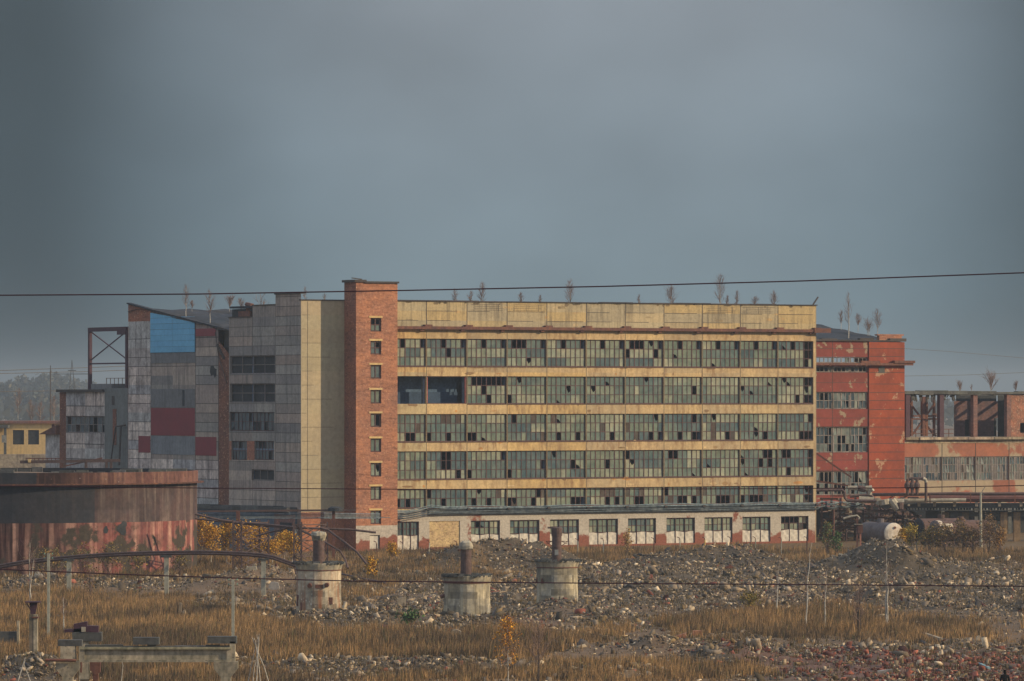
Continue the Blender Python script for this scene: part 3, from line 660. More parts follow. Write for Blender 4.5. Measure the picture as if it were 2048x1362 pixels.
# ================================================================== REAR HALL (left gable wall, roof)
hall = fthing('rear_hall', 'tall rear hall with patchwork side wall of blue, red and grey cladding', 'hall', 10, 45)
YL = [side_y(p) for p in (437, 391, 302, 256.5)]
hw = MB('F')
def topz(y): return 28.15 + (y - YL[0]) * (30.75 - 28.15) / (YL[2] - YL[0])
pan = [5 + 1.22 * i for i in range(0, 19)]
for (a, b) in ((YL[0], YL[1]), (YL[1], YL[2]), (YL[2], YL[3])):
    for i, z in enumerate([-1] + pan):
        z1_ = ([-1] + pan + [29])[i + 1]
        cuts = [a, (a + b) / 2, b] if b - a > 9 else [a, b]
        for u, v in zip(cuts[:-1], cuts[1:]):
            if z >= 26.5: continue
            q = [P3('Y', XS, v, z), P3('Y', XS, u, z), P3('Y', XS, u, min(z1_, 26.9)), P3('Y', XS, v, min(z1_, 26.9))]
            white = (u > YL[2] - 1) or z < 11
            hw.add(q, [(0, 1, 2, 3)], 1 if white else 0, gtint(0, 0))
    zq = 29.3 if a > YL[2] - 1 else 26.9
    if zq > 27: hw.add([P3('Y', XS, b, 26.9), P3('Y', XS, a, 26.9), P3('Y', XS, a, zq), P3('Y', XS, b, zq)], [(0, 1, 2, 3)], 1, gtint(0, 0))
    q = [P3('Y', XS, b, zq), P3('Y', XS, a, zq), P3('Y', XS, a, topz(a)), P3('Y', XS, b, topz(b))]
    hw.add(q, [(0, 1, 2, 3)], 2 if a > YL[2] - 1 else 0, (.8, .7, .7))
for y in YL[:3]: joint(hw, 'Y', XS, y - .05, y + .05, 5, topz(y) - .2, 3)
for z in pan[1:]:
    for a, b in ((YL[0], YL[1]), (YL[1], YL[2]), (YL[2], YL[3])):
        if rnd.random() < .85: joint(hw, 'Y', XS, a + .1, b - .1, z - .035, z + .035, 3)
# brick strip next to the front block
hw.add([P3('Y', XS, YL[0], -1), P3('Y', XS, ys[2], -1), P3('Y', XS, ys[2], 24.8), P3('Y', XS, YL[0], 26.5)], [(0, 1, 2, 3)], 2, (.48, .46, .5))
hw.box((XS + .8, ys[2], 20), (XS + .9, YL[0], 28), 3)
hw.build('side_wall', [M_grey, M_sidewhite, M_brick, M_joint], hall)
def clad(name, p0, p1, q0, q1, m, ribs=0, out=.08, c=(1, 1, 1)):
    y0, y1, z0, z1 = side_rect(p0, p1, q0, q1); b = MB('F')
    if ribs:
        n = int((y1 - y0) / .3)
        for i in range(n):
            a = y0 + (y1 - y0) * i / n; e = y0 + (y1 - y0) * (i + 1) / n; mid = (a + e) / 2
            b.quad(P3('Y', XS, mid, z0, out), P3('Y', XS, a, z0, out - .06), P3('Y', XS, a, z1, out - .06), P3('Y', XS, mid, z1, out), 0, c)
            b.quad(P3('Y', XS, e, z0, out - .06), P3('Y', XS, mid, z0, out), P3('Y', XS, mid, z1, out), P3('Y', XS, e, z1, out - .06), 0, c)
    else: b.box(P3('Y', XS, y0, z0, .0), P3('Y', XS, y1, z1, out), 0, c)
    return b.build(name, m, hall)
y0, y1 = YL[1], YL[2]; zb = SZ(346, 705, XS)
bb = MB('F'); nb = 7
for i in range(nb):
    a, b = zb + (30.4 - zb) * i / 7, zb + (30.4 - zb) * (i + 1) / 7
    for u, v in ((y0, (y0 + y1) / 2), ((y0 + y1) / 2, y1)):
        za, zb2 = min(b, topz(u) - .1), min(b, topz(v) - .1)
        if za - a < .05 and zb2 - a < .05: continue
        bb.add([P3('Y', XS, v - .02, a + .03, .12), P3('Y', XS, u + .02, a + .03, .12), P3('Y', XS, u + .02, max(za, a + .05), .12), P3('Y', XS, v - .02, max(zb2, a + .05), .12)], [(0, 1, 2, 3)], 0, tint(.06, .02))
bb.box(P3('Y', XS, y0, zb, 0.02), P3('Y', XS, y1, 28.0, .1), 0, (.5, .5, .5))
bb.build('blue_cladding', M_blue, hall)
clad('grey_cladding', 302, 391, 706, 726, M_corr, 1)
clad('grey_cladding', 302, 390, 778, 815, M_corr, 1)
clad('grey_cladding', 302, 390, 872, 909, M_corr, 1, c=(1.15, 1.2, 1.25))
clad('red_cladding', 302, 390, 816, 871, M_redclad, 1)
clad('red_cladding', 277, 301, 872, 905, M_redclad, 1); clad('red_cladding', 391, 433, 874, 911, M_redclad, 1)
clad('red_cladding', 392, 432, 657, 672, M_redclad, 0)
r_ = side_rect(366, 370, 780, 812); d_ = MB('F'); d_.box(P3('Y', XS, r_[0], r_[2], 0), P3('Y', XS, r_[1], r_[3], .1)); d_.build('torn_slot', M_dark, hall)
d_ = MB('F')
r_ = side_rect(420, 434, 731, 756); pts = [(.1, .2), (.3, .0), (.5, .3), (.8, .15), (1, .5), (.9, .95), (.45, 1.0), (.35, .8), (.05, .7)]
q = [P3('Y', XS, r_[0] + (r_[1] - r_[0]) * a, r_[2] + (r_[3] - r_[2]) * b, .01) for a, b in pts]; q2 = [P3('Y', XS, r_[0] + (r_[1] - r_[0]) * a, r_[2] + (r_[3] - r_[2]) * b, .03) for a, b in pts]
d_.add(q + q2, [tuple(range(9))[::-1], tuple(range(9, 18))], 0); d_.build('hole_in_wall', M_dark, hall)
# roof: rises to the back, seen over both ends of the front block
XR1 = 90.8; rf = MB('F')
nX, nY = 40, 10
def roofz(X, y):
    t = (y - 20) / 26.0
    if t < 0: return 27.7
    return 27.7 + min(t, 1) * 3.35 - max(0, t - 1) * 3
for i in range(nX):
    for j in range(nY):
        def pt(a, b):
            X = XS - .2 + (XR1 + .2 - XS + .2) * a / nX; y = 20 + 29.7 * b / nY
            lower = 0.9 * sm(60, 90, np.array([X]))[0]
            return (X, y, roofz(X, y) - lower + .12 * math.sin(X * 1.3 + y))
        rf.add([pt(i, j), pt(i + 1, j), pt(i + 1, j + 1), pt(i, j + 1)], [(0, 1, 2, 3)], 0, tint(.25))
rf.build('roof', M_roof, hall, smooth=False)
e_ = MB('F')
for a, b in zip(np.linspace(YL[0], YL[3], 12)[:-1], np.linspace(YL[0], YL[3], 12)[1:]):
    e_.add([(XS - .25, a, topz(a)), (XS + .4, a, topz(a)), (XS + .4, b, topz(b)), (XS - .25, b, topz(b)), (XS - .25, a, topz(a) + .18), (XS + .4, a, topz(a) + .18), (XS + .4, b, topz(b) + .18), (XS - .25, b, topz(b) + .18)],
           [(0, 3, 2, 1), (4, 5, 6, 7), (0, 1, 5, 4), (1, 2, 6, 5), (2, 3, 7, 6), (3, 0, 4, 7)], 0, tint(.3))
e_.build('roof_edge', M_roof, hall)
e_ = MB('F'); e_.box((XS, YL[3] - .02, -1), (XR1, YL[3] + .1, 28.5)); e_.box((XS, YL[0], -1), (XS + .01, YL[3], 20)) if False else None
e_.build('rear_wall', M_brickdark, hall)
e_ = MB('F'); e_.bar((XS - .1, YL[0] + .2, 26), (XS - .1, ys[2] + 1.2, 24.2), .25); e_.bar((XS - .1, YL[0] - .1, 28.2), (XS + .3, ys[2] - .3, 27.6), .3)
e_.tube([(XS - .2, YL[0] + .5, 27.6), (XS - .25, YL[0] - .5, 24.5), (XS - .3, YL[0] - 2.2, 22.2), (XS - .2, ys[2] + .2, 21)], .06)
e_.build('hanging_strut', M_joint, hall)

# ================================================================== LEFT LOW BLOCK + STEEL FRAME
XL = XS + .3
lowb = fthing('lower_block', 'lower grey panelled block with a barred window left of the tall hall', 'building', XL + 4, 60)
lb_ = MB('F')
ly = [SY(p, XL) for p in (255, 226, 209, 132, 120)]
ltz = SZ(165, 784, XL)
r1 = (SY(211, XL), SY(132, XL), SZ(170, 866, XL), SZ(170, 832, XL))
holed(lb_, 'Y', XL, ly[2], ly[3], -1, ltz, [r1], ((ly[2] + ly[3]) / 2,), [SZ(170, p, XL) for p in (812, 888, 897, 918, 940, 965)], .3, 0, gtint)
lb_.add([P3('Y', XL, ly[4], -1), P3('Y', XL, ly[3], -1), P3('Y', XL, ly[3], ltz), P3('Y', XL, ly[4], ltz)], [(0, 1, 2, 3)], 1, (.45, .42, .46))
lb_.add([P3('Y', XL, ly[2], -1), P3('Y', XL, YL[3], -1), P3('Y', XL, YL[3], SZ(230, 776, XL)), P3('Y', XL, ly[2], SZ(230, 776, XL))], [(0, 1, 2, 3)], 2, (.85, .9, .85))
for p in (812, 888, 918, 940): z = SZ(170, p, XL); joint(lb_, 'Y', XL, ly[2] + .1, ly[3] - .1, z - .05, z + .05, 3)
r = (SY(233, XL), SY(226, XL)); lb_.box(P3('Y', XL, r[0], SZ(230, 890, XL)), P3('Y', XL, r[1], SZ(230, 818, XL), .05), 1, (.45, .4, .45))
lb_.box(P3('Y', XL, SY(229, XL), SZ(226, 810, XL)), P3('Y', XL, SY(224, XL), SZ(226, 792, XL), .04), 3)
lb_.box((XL, ly[4], -1), (XL + 12, ly[4] + .1, ltz), 1); lb_.box((XL + .01, YL[3], ltz - .3), (XL + 12, ly[4], ltz - .1), 3)
lb_.build('wall', [M_sidewhite, M_brick, M_corr, M_joint], lowb)
b_ = MB('F'); b_.box((XL - .35, ly[2], ltz), (XL + 12, ly[4] + .6, ltz + .35)); b_.build('roof', M_joint, lowb)
b_ = MB('F'); b_.box((XL + .1, ly[2] - 2, ltz + .35), (XL + 5, ly[2] + 4.5, ltz + 1.1)); b_.build('roof_box', M_corr, lowb)
window(lowb, 'Y', XL, r1[0] + .05, r1[1] - .05, r1[2] + .05, r1[3] - .05, 9, 2, .3, glass=sl, fmat=M_framelt, tilt=.07)
b_ = MB('F'); b_.box((XL + 2.5, ly[2], 5), (XL + 2.6, ly[3], ltz - .5)); b_.build('inner_wall', M_dark, lowb)
b_ = MB('F')
for q, (a, b) in enumerate(((240, 236), (250, 248))):
    b_.tube([P3('Y', XL, SY(256, XL), SZ(252, 850, XL), .4), P3('Y', XL, SY(a, XL), SZ(a, 853, XL), .6), P3('Y', XL, SY(b - 6 + q * 6, XL), SZ(230, 930, XL), .7)], .13, 6)
b_.build('downpipe', M_joint, lowb)
b_ = MB('F')
for y in np.linspace(ly[0] + 1, ly[2], 6): b_.bar((XL + .3, y, ltz + .9), (XL + .3, y, ltz + 1.9), .07)
b_.bar((XL + .3, ly[0] + .5, ltz + 1.85), (XL + .3, ly[2], ltz + 1.85), .07); b_.build('railing', M_rust, lowb)

fr = fthing('cross_braced_gantry', 'open maroon steel frame with cross bracing above the lower block roof', 'frame', XL + .5, 58)
b_ = MB('F'); XF = XL + .5; ya, yb = SY(180, XF), SY(254.5, XF); zt, zb_ = SZ(180, 662, XF), ltz + .5
for y in (ya, yb): b_ = MB('F'); b_.box((XF - .2, y - .25, zb_ - .2), (XF + .2, y + .25, zt)); b_.build('post', M_purple, fr)
b_ = MB('F'); b_.box((XF - .2, yb, zt - .1), (XF + .2, ya + .3, zt + .45)); b_.box((XF - .3, yb, zt - .6), (XF + .3, yb + 2.6, zt + .1)); b_.build('top_beam', M_purple, fr)
zm_ = SZ(215, 727, XF)
b_ = MB('F'); b_.bar((XF, ya, zm_), (XF, yb, zm_), .2); b_.build('cross_beam', M_purple, fr)
b_ = MB('F'); b_.bar((XF, ya, zt), (XF, yb, zm_ + .5), .13); b_.bar((XF + .15, ya, zm_ + .5), (XF + .15, yb, zt), .13); b_.build('brace', M_purple, fr)

# brick hut with a metal cage, at the foot of the low block
hut = fthing('brick_hut', 'small brick hut carrying a rusty metal cage beside the low grey block', 'hut', XL + 2, 74)
b_ = MB('F'); ya, yb = SY(91, XL), SY(119, XL); zr = SZ(105, 866, XL)
b_.add([P3('Y', XL, ya, -1), P3('Y', XL, yb, -1), P3('Y', XL, yb, zr), P3('Y', XL, ya, zr)], [(0, 1, 2, 3)], 0, (1, 1, 1)); b_.box((XL + .02, yb, -1), (XL + 5, ya, zr - .1), 0)
b_.build('wall', M_sidewhite, hut)
b_ = MB('F'); b_.prism([(XL - .5, yb, zr + 1.1), (XL - .5, ya + 1.2, zr - .2), (XL - .5, ya, zr - .2), (XL - .5, yb, zr - .2)], (5, 0, 0)); b_.build('roof', M_rust, hut)
b_ = MB('F'); za, zb2 = zr + .8, SZ(105, 849, XL)
for y in (yb + .4, yb + 2, yb + 4.3): b_.bar((XL + 1, y, za), (XL + 1, y, zb2), .28 if y > yb + 4 else .14)
for z in (za + .4, (za + zb2) / 2, zb2 - .3, zb2 - .9): b_.bar((XL + 1, yb, z), (XL + 1, yb + 4.3, z), .12)
b_.box((XL + .9, yb + 2.2, zb2 - .9), (XL + 1.3, yb + 3, zb2 - .3)); b_.build('cage', M_rust, hut)

# ================================================================== RED WING
YR = 20.0
red = fthing('red_wing', 'red panelled wing with peeling paint and shattered windows right of the cream block', 'building', 80, 25)
rw = MB('F'); rx = [FX(p, YR) for p in (1630, 1665, 1737, 1808)]; RT = FZ(1760, 682, YR)
RH = []
for a, b, c, d in ((1632, 1735, 714, 726), (1632, 1735, 733, 745), (1632, 1735, 784, 818), (1632, 1735, 853, 905), (1632, 1735, 942, 990)):
    RH.append((FX(a, YR), FX(b, YR), FZ(1690, d, YR), FZ(1690, c, YR)))
rrow = [FZ(1700, p, YR) for p in (697, 765, 765 + 19, 836, 836 + 18, 920, 940)]
holed(rw, 'X', YR, 62, rx[2], 4.2, RT, RH, rx[:2], rrow, .4, 0, lambda u, z: tint(.07, .04))
rr2 = [FZ(1775, p, YR) for p in (697, 713, 728, 745, 768, 785, 801, 819, 836, 854, 870, 887, 904, 921, 940, 957)]
holed(rw, 'X', YR - .15, rx[2], rx[3], 4.2, RT - .15, (), (), rr2, .3, 1, lambda u, z: tint(.07, .05))
rw.box((rx[2] - .01, YR - .15, 4.2), (rx[2], YR + .3, RT), 1); rw.box((rx[3] - .2, YR - .149, 4.2), (rx[3] - .001, YR + 12, RT - .2), 1)
for z in rr2: joint(rw, 'X', YR - .15, rx[2] + .05, rx[3] - .05, z - .035, z + .035, 2)
for z in rrow: joint(rw, 'X', YR, 62, rx[2] - .05, z - .03, z + .03, 2)
joint(rw, 'X', YR, rx[1] - .04, rx[1] + .04, 4.2, RT, 2); joint(rw, 'X', YR, rx[2] - .1, rx[2] - .02, 4.2, RT, 2)
rw.build('wall', [M_crimson_shade, M_orange, M_joint], red)
def flutter(h, nc, rws, ms, par=red, yp=YR, **kw): return window(par, 'X', yp, h[0] + .03, h[1] - .03, h[2] + .03, h[3] - .03, nc, rws, ms, fmat=M_framelt, tilt=.1, fw=.09, rec=.2, major=2, **kw)
GR = [(.18, .20, .18), (.09, .12, .13), (.25, .26, .22), (.05, .075, .095), (.13, .16, .16)]
def split3(h): n = 3; return [(h[0] + (h[1] - h[0]) * i / n + (.05 if i else 0), h[0] + (h[1] - h[0]) * (i + 1) / n, h[2], h[3]) for i in range(n)]
for q, h in enumerate(RH):
    for hh in split3(h): flutter(hh, 4, (1, 1, 2, 3, 2)[q], (.7, .75, .08, .25, .45)[q], glass=GR)
b_ = MB('F'); b_.box((61, YR + 8, 4), (XR1 - .3, YR + 8.1, RT - 3)); b_.box((61, YR + .5, FZ(1690, 830, YR) - .2), (XR1 - .4, YR + 8, FZ(1690, 830, YR))); b_.box((61, YR + .5, FZ(1690, 915, YR) - .2), (XR1 - .4, YR + 8, FZ(1690, 915, YR)))
b_.box((61, YR + .5, 4.0), (XR1 - .4, YR + 8, 4.2)); b_.build('interior_floor', M_inner, red)
b_ = MB('F')
for x in np.arange(62, 91, 5.8): b_ = MB('F'); b_.box((x, YR + .3, -1), (x + .6, YR + .9, 4.2)); b_.build('column', M_mossdark, red)
b_ = MB('F'); b_.box((61, YR + 3.5, -1), (XR1 + .2, YR + 3.6, 4.1)); b_.build('shade_backdrop', M_dark, red)  # ground storey opened and backed in dark colour to give deep shade
b_ = MB('F'); za = FZ(1760, 729, YR); b_.box((62.5, YR - .85, za - .12), (rx[3] + 1.0, YR - .4, za + .2)); b_.box((rx[3] - 2.2, YR - 1.0, za + .2), (rx[3] + 1.2, YR - .3, za + .55)); b_.box((rx[2] - 1.5, YR - .5, za + .2), (rx[2] + 1.6, YR - .16, za + .5))
for x in (66, 72, 78, 84): b_.box((x, YR - .8, za - .25), (x + .3, YR - .01, za - .1))
b_.build('gutter_rail', M_rust, red)
b_ = MB('F'); a, b = FX(1761, YR), FX(1806, YR); b_.box((a, YR + .3, RT), (b, YR + .9, RT + .75)); b_.box((a - .3, YR + .25, RT + .75), (b + .3, YR + 1.0, RT + .95)); b_.build('parapet', M_brick, red)
b_ = MB('F'); x = 62.0
while x < rx[3]: e = min(x + rnd.uniform(1.5, 4), rx[3] + .2); b_.box((x, YR - .3, RT - .05), (e, YR + .4, RT + rnd.uniform(.12, .4)), 0, tint(.3)); x = e
b_.build('coping', M_joint, red)
b_ = MB('F'); b_.box((FX(1756, YR), YR - .2, FZ(1760, 746, YR)), (FX(1768, YR), YR - .16, FZ(1760, 733, YR))); b_.build('dark_panel', M_mossdark, red)  # small dark panel below the gutter rail

# ================================================================== RUINED BUILDING (far right)
YU = 22.5
ruin = fthing('ruined_building', 'gutted concrete frame building with salmon panels and open upper storey at far right', 'ruin', 105, 30)
UX = lambda p: FX(p, YU); UZ = lambda q, p=1930: FZ(p, q, YU)
XE = UX(2240)
sec = [UX(1808), UX(1884), UX(1951), UX(2018), UX(2085), UX(2152), XE]
zf, zr_ = UZ(874), UZ(788)
b_ = MB('F')
holed(b_, 'X', YU, sec[0], XE, UZ(963), UZ(886), [(sec[i] + .06, sec[i + 1] - .06, UZ(961), UZ(913)) for i in range(6)], sec[1:-1], (), .3, 0, lambda u, z: tint(.06, .04))
holed(b_, 'X', YU, sec[0], XE, 4.2, UZ(963), (), sec[1:-1], (), .3, 0, lambda u, z: tint(.06, .04))
holed(b_, 'X', YU - .05, sec[0], XE, UZ(886), UZ(877), (), sec[1:-1], (), .3, 1)
for x in sec[1:-1]: joint(b_, 'X', YU, x - .06, x + .06, 4.2, UZ(877), 2)
b_.build('wall', [M_pink, M_tan, M_joint], ruin)
for i in range(6):
    h = (sec[i] + .08, sec[i + 1] - .08, UZ(961), UZ(913))
    for q in range(2):
        m_ = (h[0] + h[1]) / 2; hh = (h[0], m_ - .03, h[2], h[3]) if q == 0 else (m_ + .03, h[1], h[2], h[3])
        flutter(hh, 6, 3, .3, ruin, YU, glass=GR, brown=.15)
b_ = MB('F'); x = sec[0]
while x < XE: e = min(XE, x + rnd.uniform(1.5, 5)); b_.box((x, YU - .5 - rnd.random() * .3, zf - .35), (e, YU + 9, zf), 0, tint(.3)); x = e
b_.box((sec[0], YU + .3, 4.0), (XE, YU + 9, 4.2)); b_.build('floor_slab', M_tan, ruin)
for i, p in enumerate((1816, 1884, 1951, 2018, 2085, 2152)):
    b_ = MB('F'); x = UX(p); b_.box((x - .35, YU, zf), (x + .35, YU + .7, zr_)); b_.box((x - .35, YU + 8.2, zf), (x + .3, YU + 8.7, zr_), 0, (.7, .7, .7)); b_.build('column', M_purple if i < 2 else M_brickdark, ruin)
b_ = MB('F'); x = sec[0]
while x < XE:
    e = min(XE, x + rnd.uniform(2, 5)); b_.box((x, YU - .2, zr_ - rnd.uniform(0, .15)), (e, YU + .9, zr_ + rnd.uniform(.25, .55)), 0, tint(.35)); x = e
for x in np.arange(sec[1] + 2.4, XE, 3): b_.box((x, YU, zr_ - .1), (x + .4, YU + 8.5, zr_ + .2))
b_.box((sec[1] + 2.5, YU + 8.2, zr_ - .2), (XE, YU + 8.8, zr_ + .3)); b_.build('roof_beam', M_mossdark, ruin)
bk = UX(1912)
b_ = MB('F'); YB = YU + 8.8
holed(b_, 'X', YB, FX(1908, YB), FX(2020, YB), zf, zr_ - 1.0, [(FX(1930, YB), FX(1940, YB), zf, zf + 2.4), (FX(1988, YB), FX(1999, YB), zf, zf + 2.6)], (), (), .3, 0, lambda u, z: (.6, .68, .78))
b_.build('back_wall', M_brickdark, ruin)
b_ = MB('F'); b_.box((FX(1925, YB), YB + 1.5, zf), (FX(2005, YB), YB + 1.6, zr_)); b_.build('dark_room', M_dark, ruin)
b_ = MB('F')
holed(b_, 'X', YU + .1, UX(2021), XE, zf, zr_ - .1, [(UX(2041), UX(2051), UZ(866), UZ(846))], (), (), .3, 0, lambda u, z: (1, .9, .85)); b_.build('brick_wall', mat('scorched_brick', (.36, .17, .11), (.16, .11, .09), .8, .4, 3, speck=(.5, .42, .33), spk=(.6, .7)), ruin)
b_ = MB('F'); b_.box((UX(2021), YU + 3, zf), (XE, YU + 3.1, zr_ - .2)); b_.build('dark_room', M_dark, ruin)
b_ = MB('F')
yb2 = YU + 4.5
def UP(px, py, yp=yb2): return (FX(px, yp), yp, FZ(px, py, yp))
for a, b, t in (((1820, 806), (1866, 868), .22), ((1866, 812), (1826, 868), .22), ((1855, 856), (1872, 872), .18)): b_.bar(UP(*a), UP(*b), t)
for p in (1823, 1846, 1853, 1868): b_.bar(UP(p, 793), UP(p, 872), .5 if p == 1846 else .3)
for q in (832, 838): b_.bar(UP(1820, q), UP(1880, q), .22)
b_.build('brace', M_rust, ruin)
b_ = MB('F')
for z in (.5, 1.1): b_.bar((sec[0] + .3, YU + .6, zf + z), (bk, YU + .6, zf + z), .09)
for x in np.arange(sec[0] + 1, bk, 1.4): b_.bar((x, YU + .6, zf), (x, YU + .6, zf + 1.1), .08)
b_.bar((sec[1] + .4, YU + 3, zf + 3.2), (bk, YU + 3, zf + 3.2), .15); b_.build('railing', M_rust, ruin)
b_ = MB('F')
for q in range(40):
    x = rnd.uniform(sec[0], bk); b_.bar((x, YU + .4, zr_), (x + rnd.uniform(-.4, .4), YU + .4, zr_ - rnd.uniform(.3, 1.3)), .08 + rnd.random() * .15)
b_.build('hanging_reinforcement', M_mossdark, ruin)
b_ = MB('F'); b_.box((sec[0], YU + 4, -1), (XE, YU + 4.1, 4.2)); b_.build('shade_backdrop', M_dark, ruin)  # dark backdrop added as shade behind the open ground storey
b_ = MB('F')
for x in sec: b_ = MB('F'); b_.box((x, YU + .2, -1), (x + .6, YU + .8, 4.2)); b_.build('column', M_mossdark, ruin)

# ================================================================== FAR YELLOW BUILDING
yel = thing('yellow_building', 'far low yellow plastered building with square dark openings at left edge', 'building', (k_(60) * 900, 900, 0))
D = 900.0; b_ = MB(); X = lambda p: k_(p) * D; Z = lambda q: Zd(q, D)
def flat(mb, x0, x1, z0, z1, y, holes, m=0):
    us = sorted({x0, x1, *[v for h in holes for v in h[:2]]}); zs = sorted({z0, z1, *[v for h in holes for v in h[2:]]})
    for i in range(len(us) - 1):
        for j in range(len(zs) - 1):
            a, b = (us[i] + us[i + 1]) / 2, (zs[j] + zs[j + 1]) / 2
            if any(h[0] < a < h[1] and h[2] < b < h[3] for h in holes): continue
            mb.quad((us[i], y, zs[j]), (us[i + 1], y, zs[j]), (us[i + 1], y, zs[j + 1]), (us[i], y, zs[j + 1]), m)
    for h in holes:
        for p, q in (((h[0], h[2]), (h[1], h[2])), ((h[1], h[2]), (h[1], h[3])), ((h[1], h[3]), (h[0], h[3])), ((h[0], h[3]), (h[0], h[2]))):
            mb.quad((p[0], y, p[1]), (q[0], y, q[1]), (q[0], y + .5, q[1]), (p[0], y + .5, p[1]), m)
hs = [(X(25.5), X(48), Z(889), Z(860)), (X(56), X(78), Z(889), Z(860)), (X(-40), X(-2), Z(889), Z(860)), (X(-110), X(-60), Z(889), Z(860))]
flat(b_, X(-260), X(190), 0, Z(847), D, hs); b_.box((X(-260), D + .2, 0), (X(190), D + 14, Z(849)))
b_.build('wall', M_yellow, yel)
b_ = MB(); b_.box((X(-262), D - .5, Z(847)), (X(192), D + 14.5, Z(842))); b_.build('roof', M_brickdark, yel)
b_ = MB(); b_.box((X(-200), D + .16, Z(892)), (X(180), D + .19, Z(856))); b_.build('dark_room', M_dark, yel)
b_ = MB(); b_.box((X(-60), D - 3, 0), (X(15), D - .02, Z(884))) if False else None
b_.box((X(-200), D - 6, 0), (X(170), D - .02, Z(908))); b_.build('porch', M_tan, yel)
b_ = MB(); b_.box((X(-30), D - 4, Z(856)), (X(20), D - .3, Z(850))); b_.box((X(12), D - 3.9, 0), (X(17), D - 3.4, Z(856))); b_.box((X(8), D - 4.1, Z(885)), (X(17), D - 3.3, Z(870)), 0, (3, 3, 2.8)); b_.build('canopy', M_mossdark, yel)
# ================================================================== BIG RED STORAGE TANK
TC = (-55.3, 560.0); TR = 20.0; TH = 11.05
tank = thing('storage_tank', 'huge rusty red and black cylindrical storage tank at left edge', 'storage tank', (TC[0], TC[1], 0))
b_ = MB(); NA = 96; zs_ = [-.5, 1.3, 2.8, 4.2, 5.6, 7.0, 8.4, 9.75]
def ringp(a, r, z): return (TC[0] + r * math.cos(a), TC[1] + r * math.sin(a), z)
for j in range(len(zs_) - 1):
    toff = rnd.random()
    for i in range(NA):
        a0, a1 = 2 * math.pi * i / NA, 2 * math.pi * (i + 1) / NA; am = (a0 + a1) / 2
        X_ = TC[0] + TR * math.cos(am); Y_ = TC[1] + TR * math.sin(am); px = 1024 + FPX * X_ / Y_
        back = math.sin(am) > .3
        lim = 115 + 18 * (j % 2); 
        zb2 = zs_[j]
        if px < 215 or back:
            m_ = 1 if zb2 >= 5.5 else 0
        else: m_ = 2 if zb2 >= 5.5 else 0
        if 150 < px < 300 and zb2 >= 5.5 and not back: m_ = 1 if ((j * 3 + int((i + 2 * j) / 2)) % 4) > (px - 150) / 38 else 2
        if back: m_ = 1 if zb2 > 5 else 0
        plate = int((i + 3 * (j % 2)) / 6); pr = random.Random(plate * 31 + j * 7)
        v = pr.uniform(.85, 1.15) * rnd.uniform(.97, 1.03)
        if m_ != 1: v *= .30 + .70 * float(sm(40, 300, np.array([px + pr.uniform(-40, 40)]))[0])       # soot and the sun's falloff painted in together, brighter towards the right
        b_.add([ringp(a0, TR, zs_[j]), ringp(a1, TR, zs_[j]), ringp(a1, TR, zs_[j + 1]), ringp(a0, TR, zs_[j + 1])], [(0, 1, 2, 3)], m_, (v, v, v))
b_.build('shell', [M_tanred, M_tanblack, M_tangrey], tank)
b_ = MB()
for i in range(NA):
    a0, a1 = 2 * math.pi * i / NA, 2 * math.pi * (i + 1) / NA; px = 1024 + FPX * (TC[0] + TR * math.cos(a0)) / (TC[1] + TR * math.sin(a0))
    m_ = 1 if px < 70 or math.sin(a0) > 0 else 0; dk = .25 + .75 * float(sm(60, 330, np.array([px]))[0])  # rim tone darkens to the left, shading painted in for roundness
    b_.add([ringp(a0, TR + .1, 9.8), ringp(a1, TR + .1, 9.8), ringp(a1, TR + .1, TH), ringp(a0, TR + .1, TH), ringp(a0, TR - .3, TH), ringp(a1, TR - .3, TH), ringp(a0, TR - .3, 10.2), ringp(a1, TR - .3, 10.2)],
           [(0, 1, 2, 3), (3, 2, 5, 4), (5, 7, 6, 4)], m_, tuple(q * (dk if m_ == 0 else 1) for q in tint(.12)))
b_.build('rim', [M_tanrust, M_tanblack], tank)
b_ = MB()
for i in range(NA):
    a0, a1 = 2 * math.pi * i / NA, 2 * math.pi * (i + 1) / NA
    b_.add([ringp(a0, TR, 9.7), ringp(a1, TR, 9.7), ringp(a1, TR + .75, 9.7), ringp(a0, TR + .75, 9.7), ringp(a0, TR, 9.84), ringp(a1, TR, 9.84), ringp(a1, TR + .75, 9.84), ringp(a0, TR + .75, 9.84)], [(0, 1, 2, 3)[::-1], (4, 5, 6, 7), (3, 2, 6, 7)], 0, (.6, .6, .6))
b_.build('ledge', M_rust, tank)
b_ = MB(); b_.lathe(TC[0], TC[1], [(TR - .3, 10.25), (0.01, 10.9)], 64, 0, cap=False); b_.build('roof_deck', mat('earth_covered_deck', (.20, .135, .085), (.09, .075, .06), .4, .4, 2), tank)
b_ = MB()
for i in range(70):
    a = rnd.uniform(0, 6.28); r = rnd.uniform(8, 19); s = rnd.uniform(.3, 1.2); x, y = TC[0] + r * math.cos(a), TC[1] + r * math.sin(a)
    b_.box((x, y, 10.25), (x + s * 2, y + s, 10.5 + rnd.random() * .8), 0, tint(.4, .1))
b_.build('roof_debris', M_mossdark, tank)
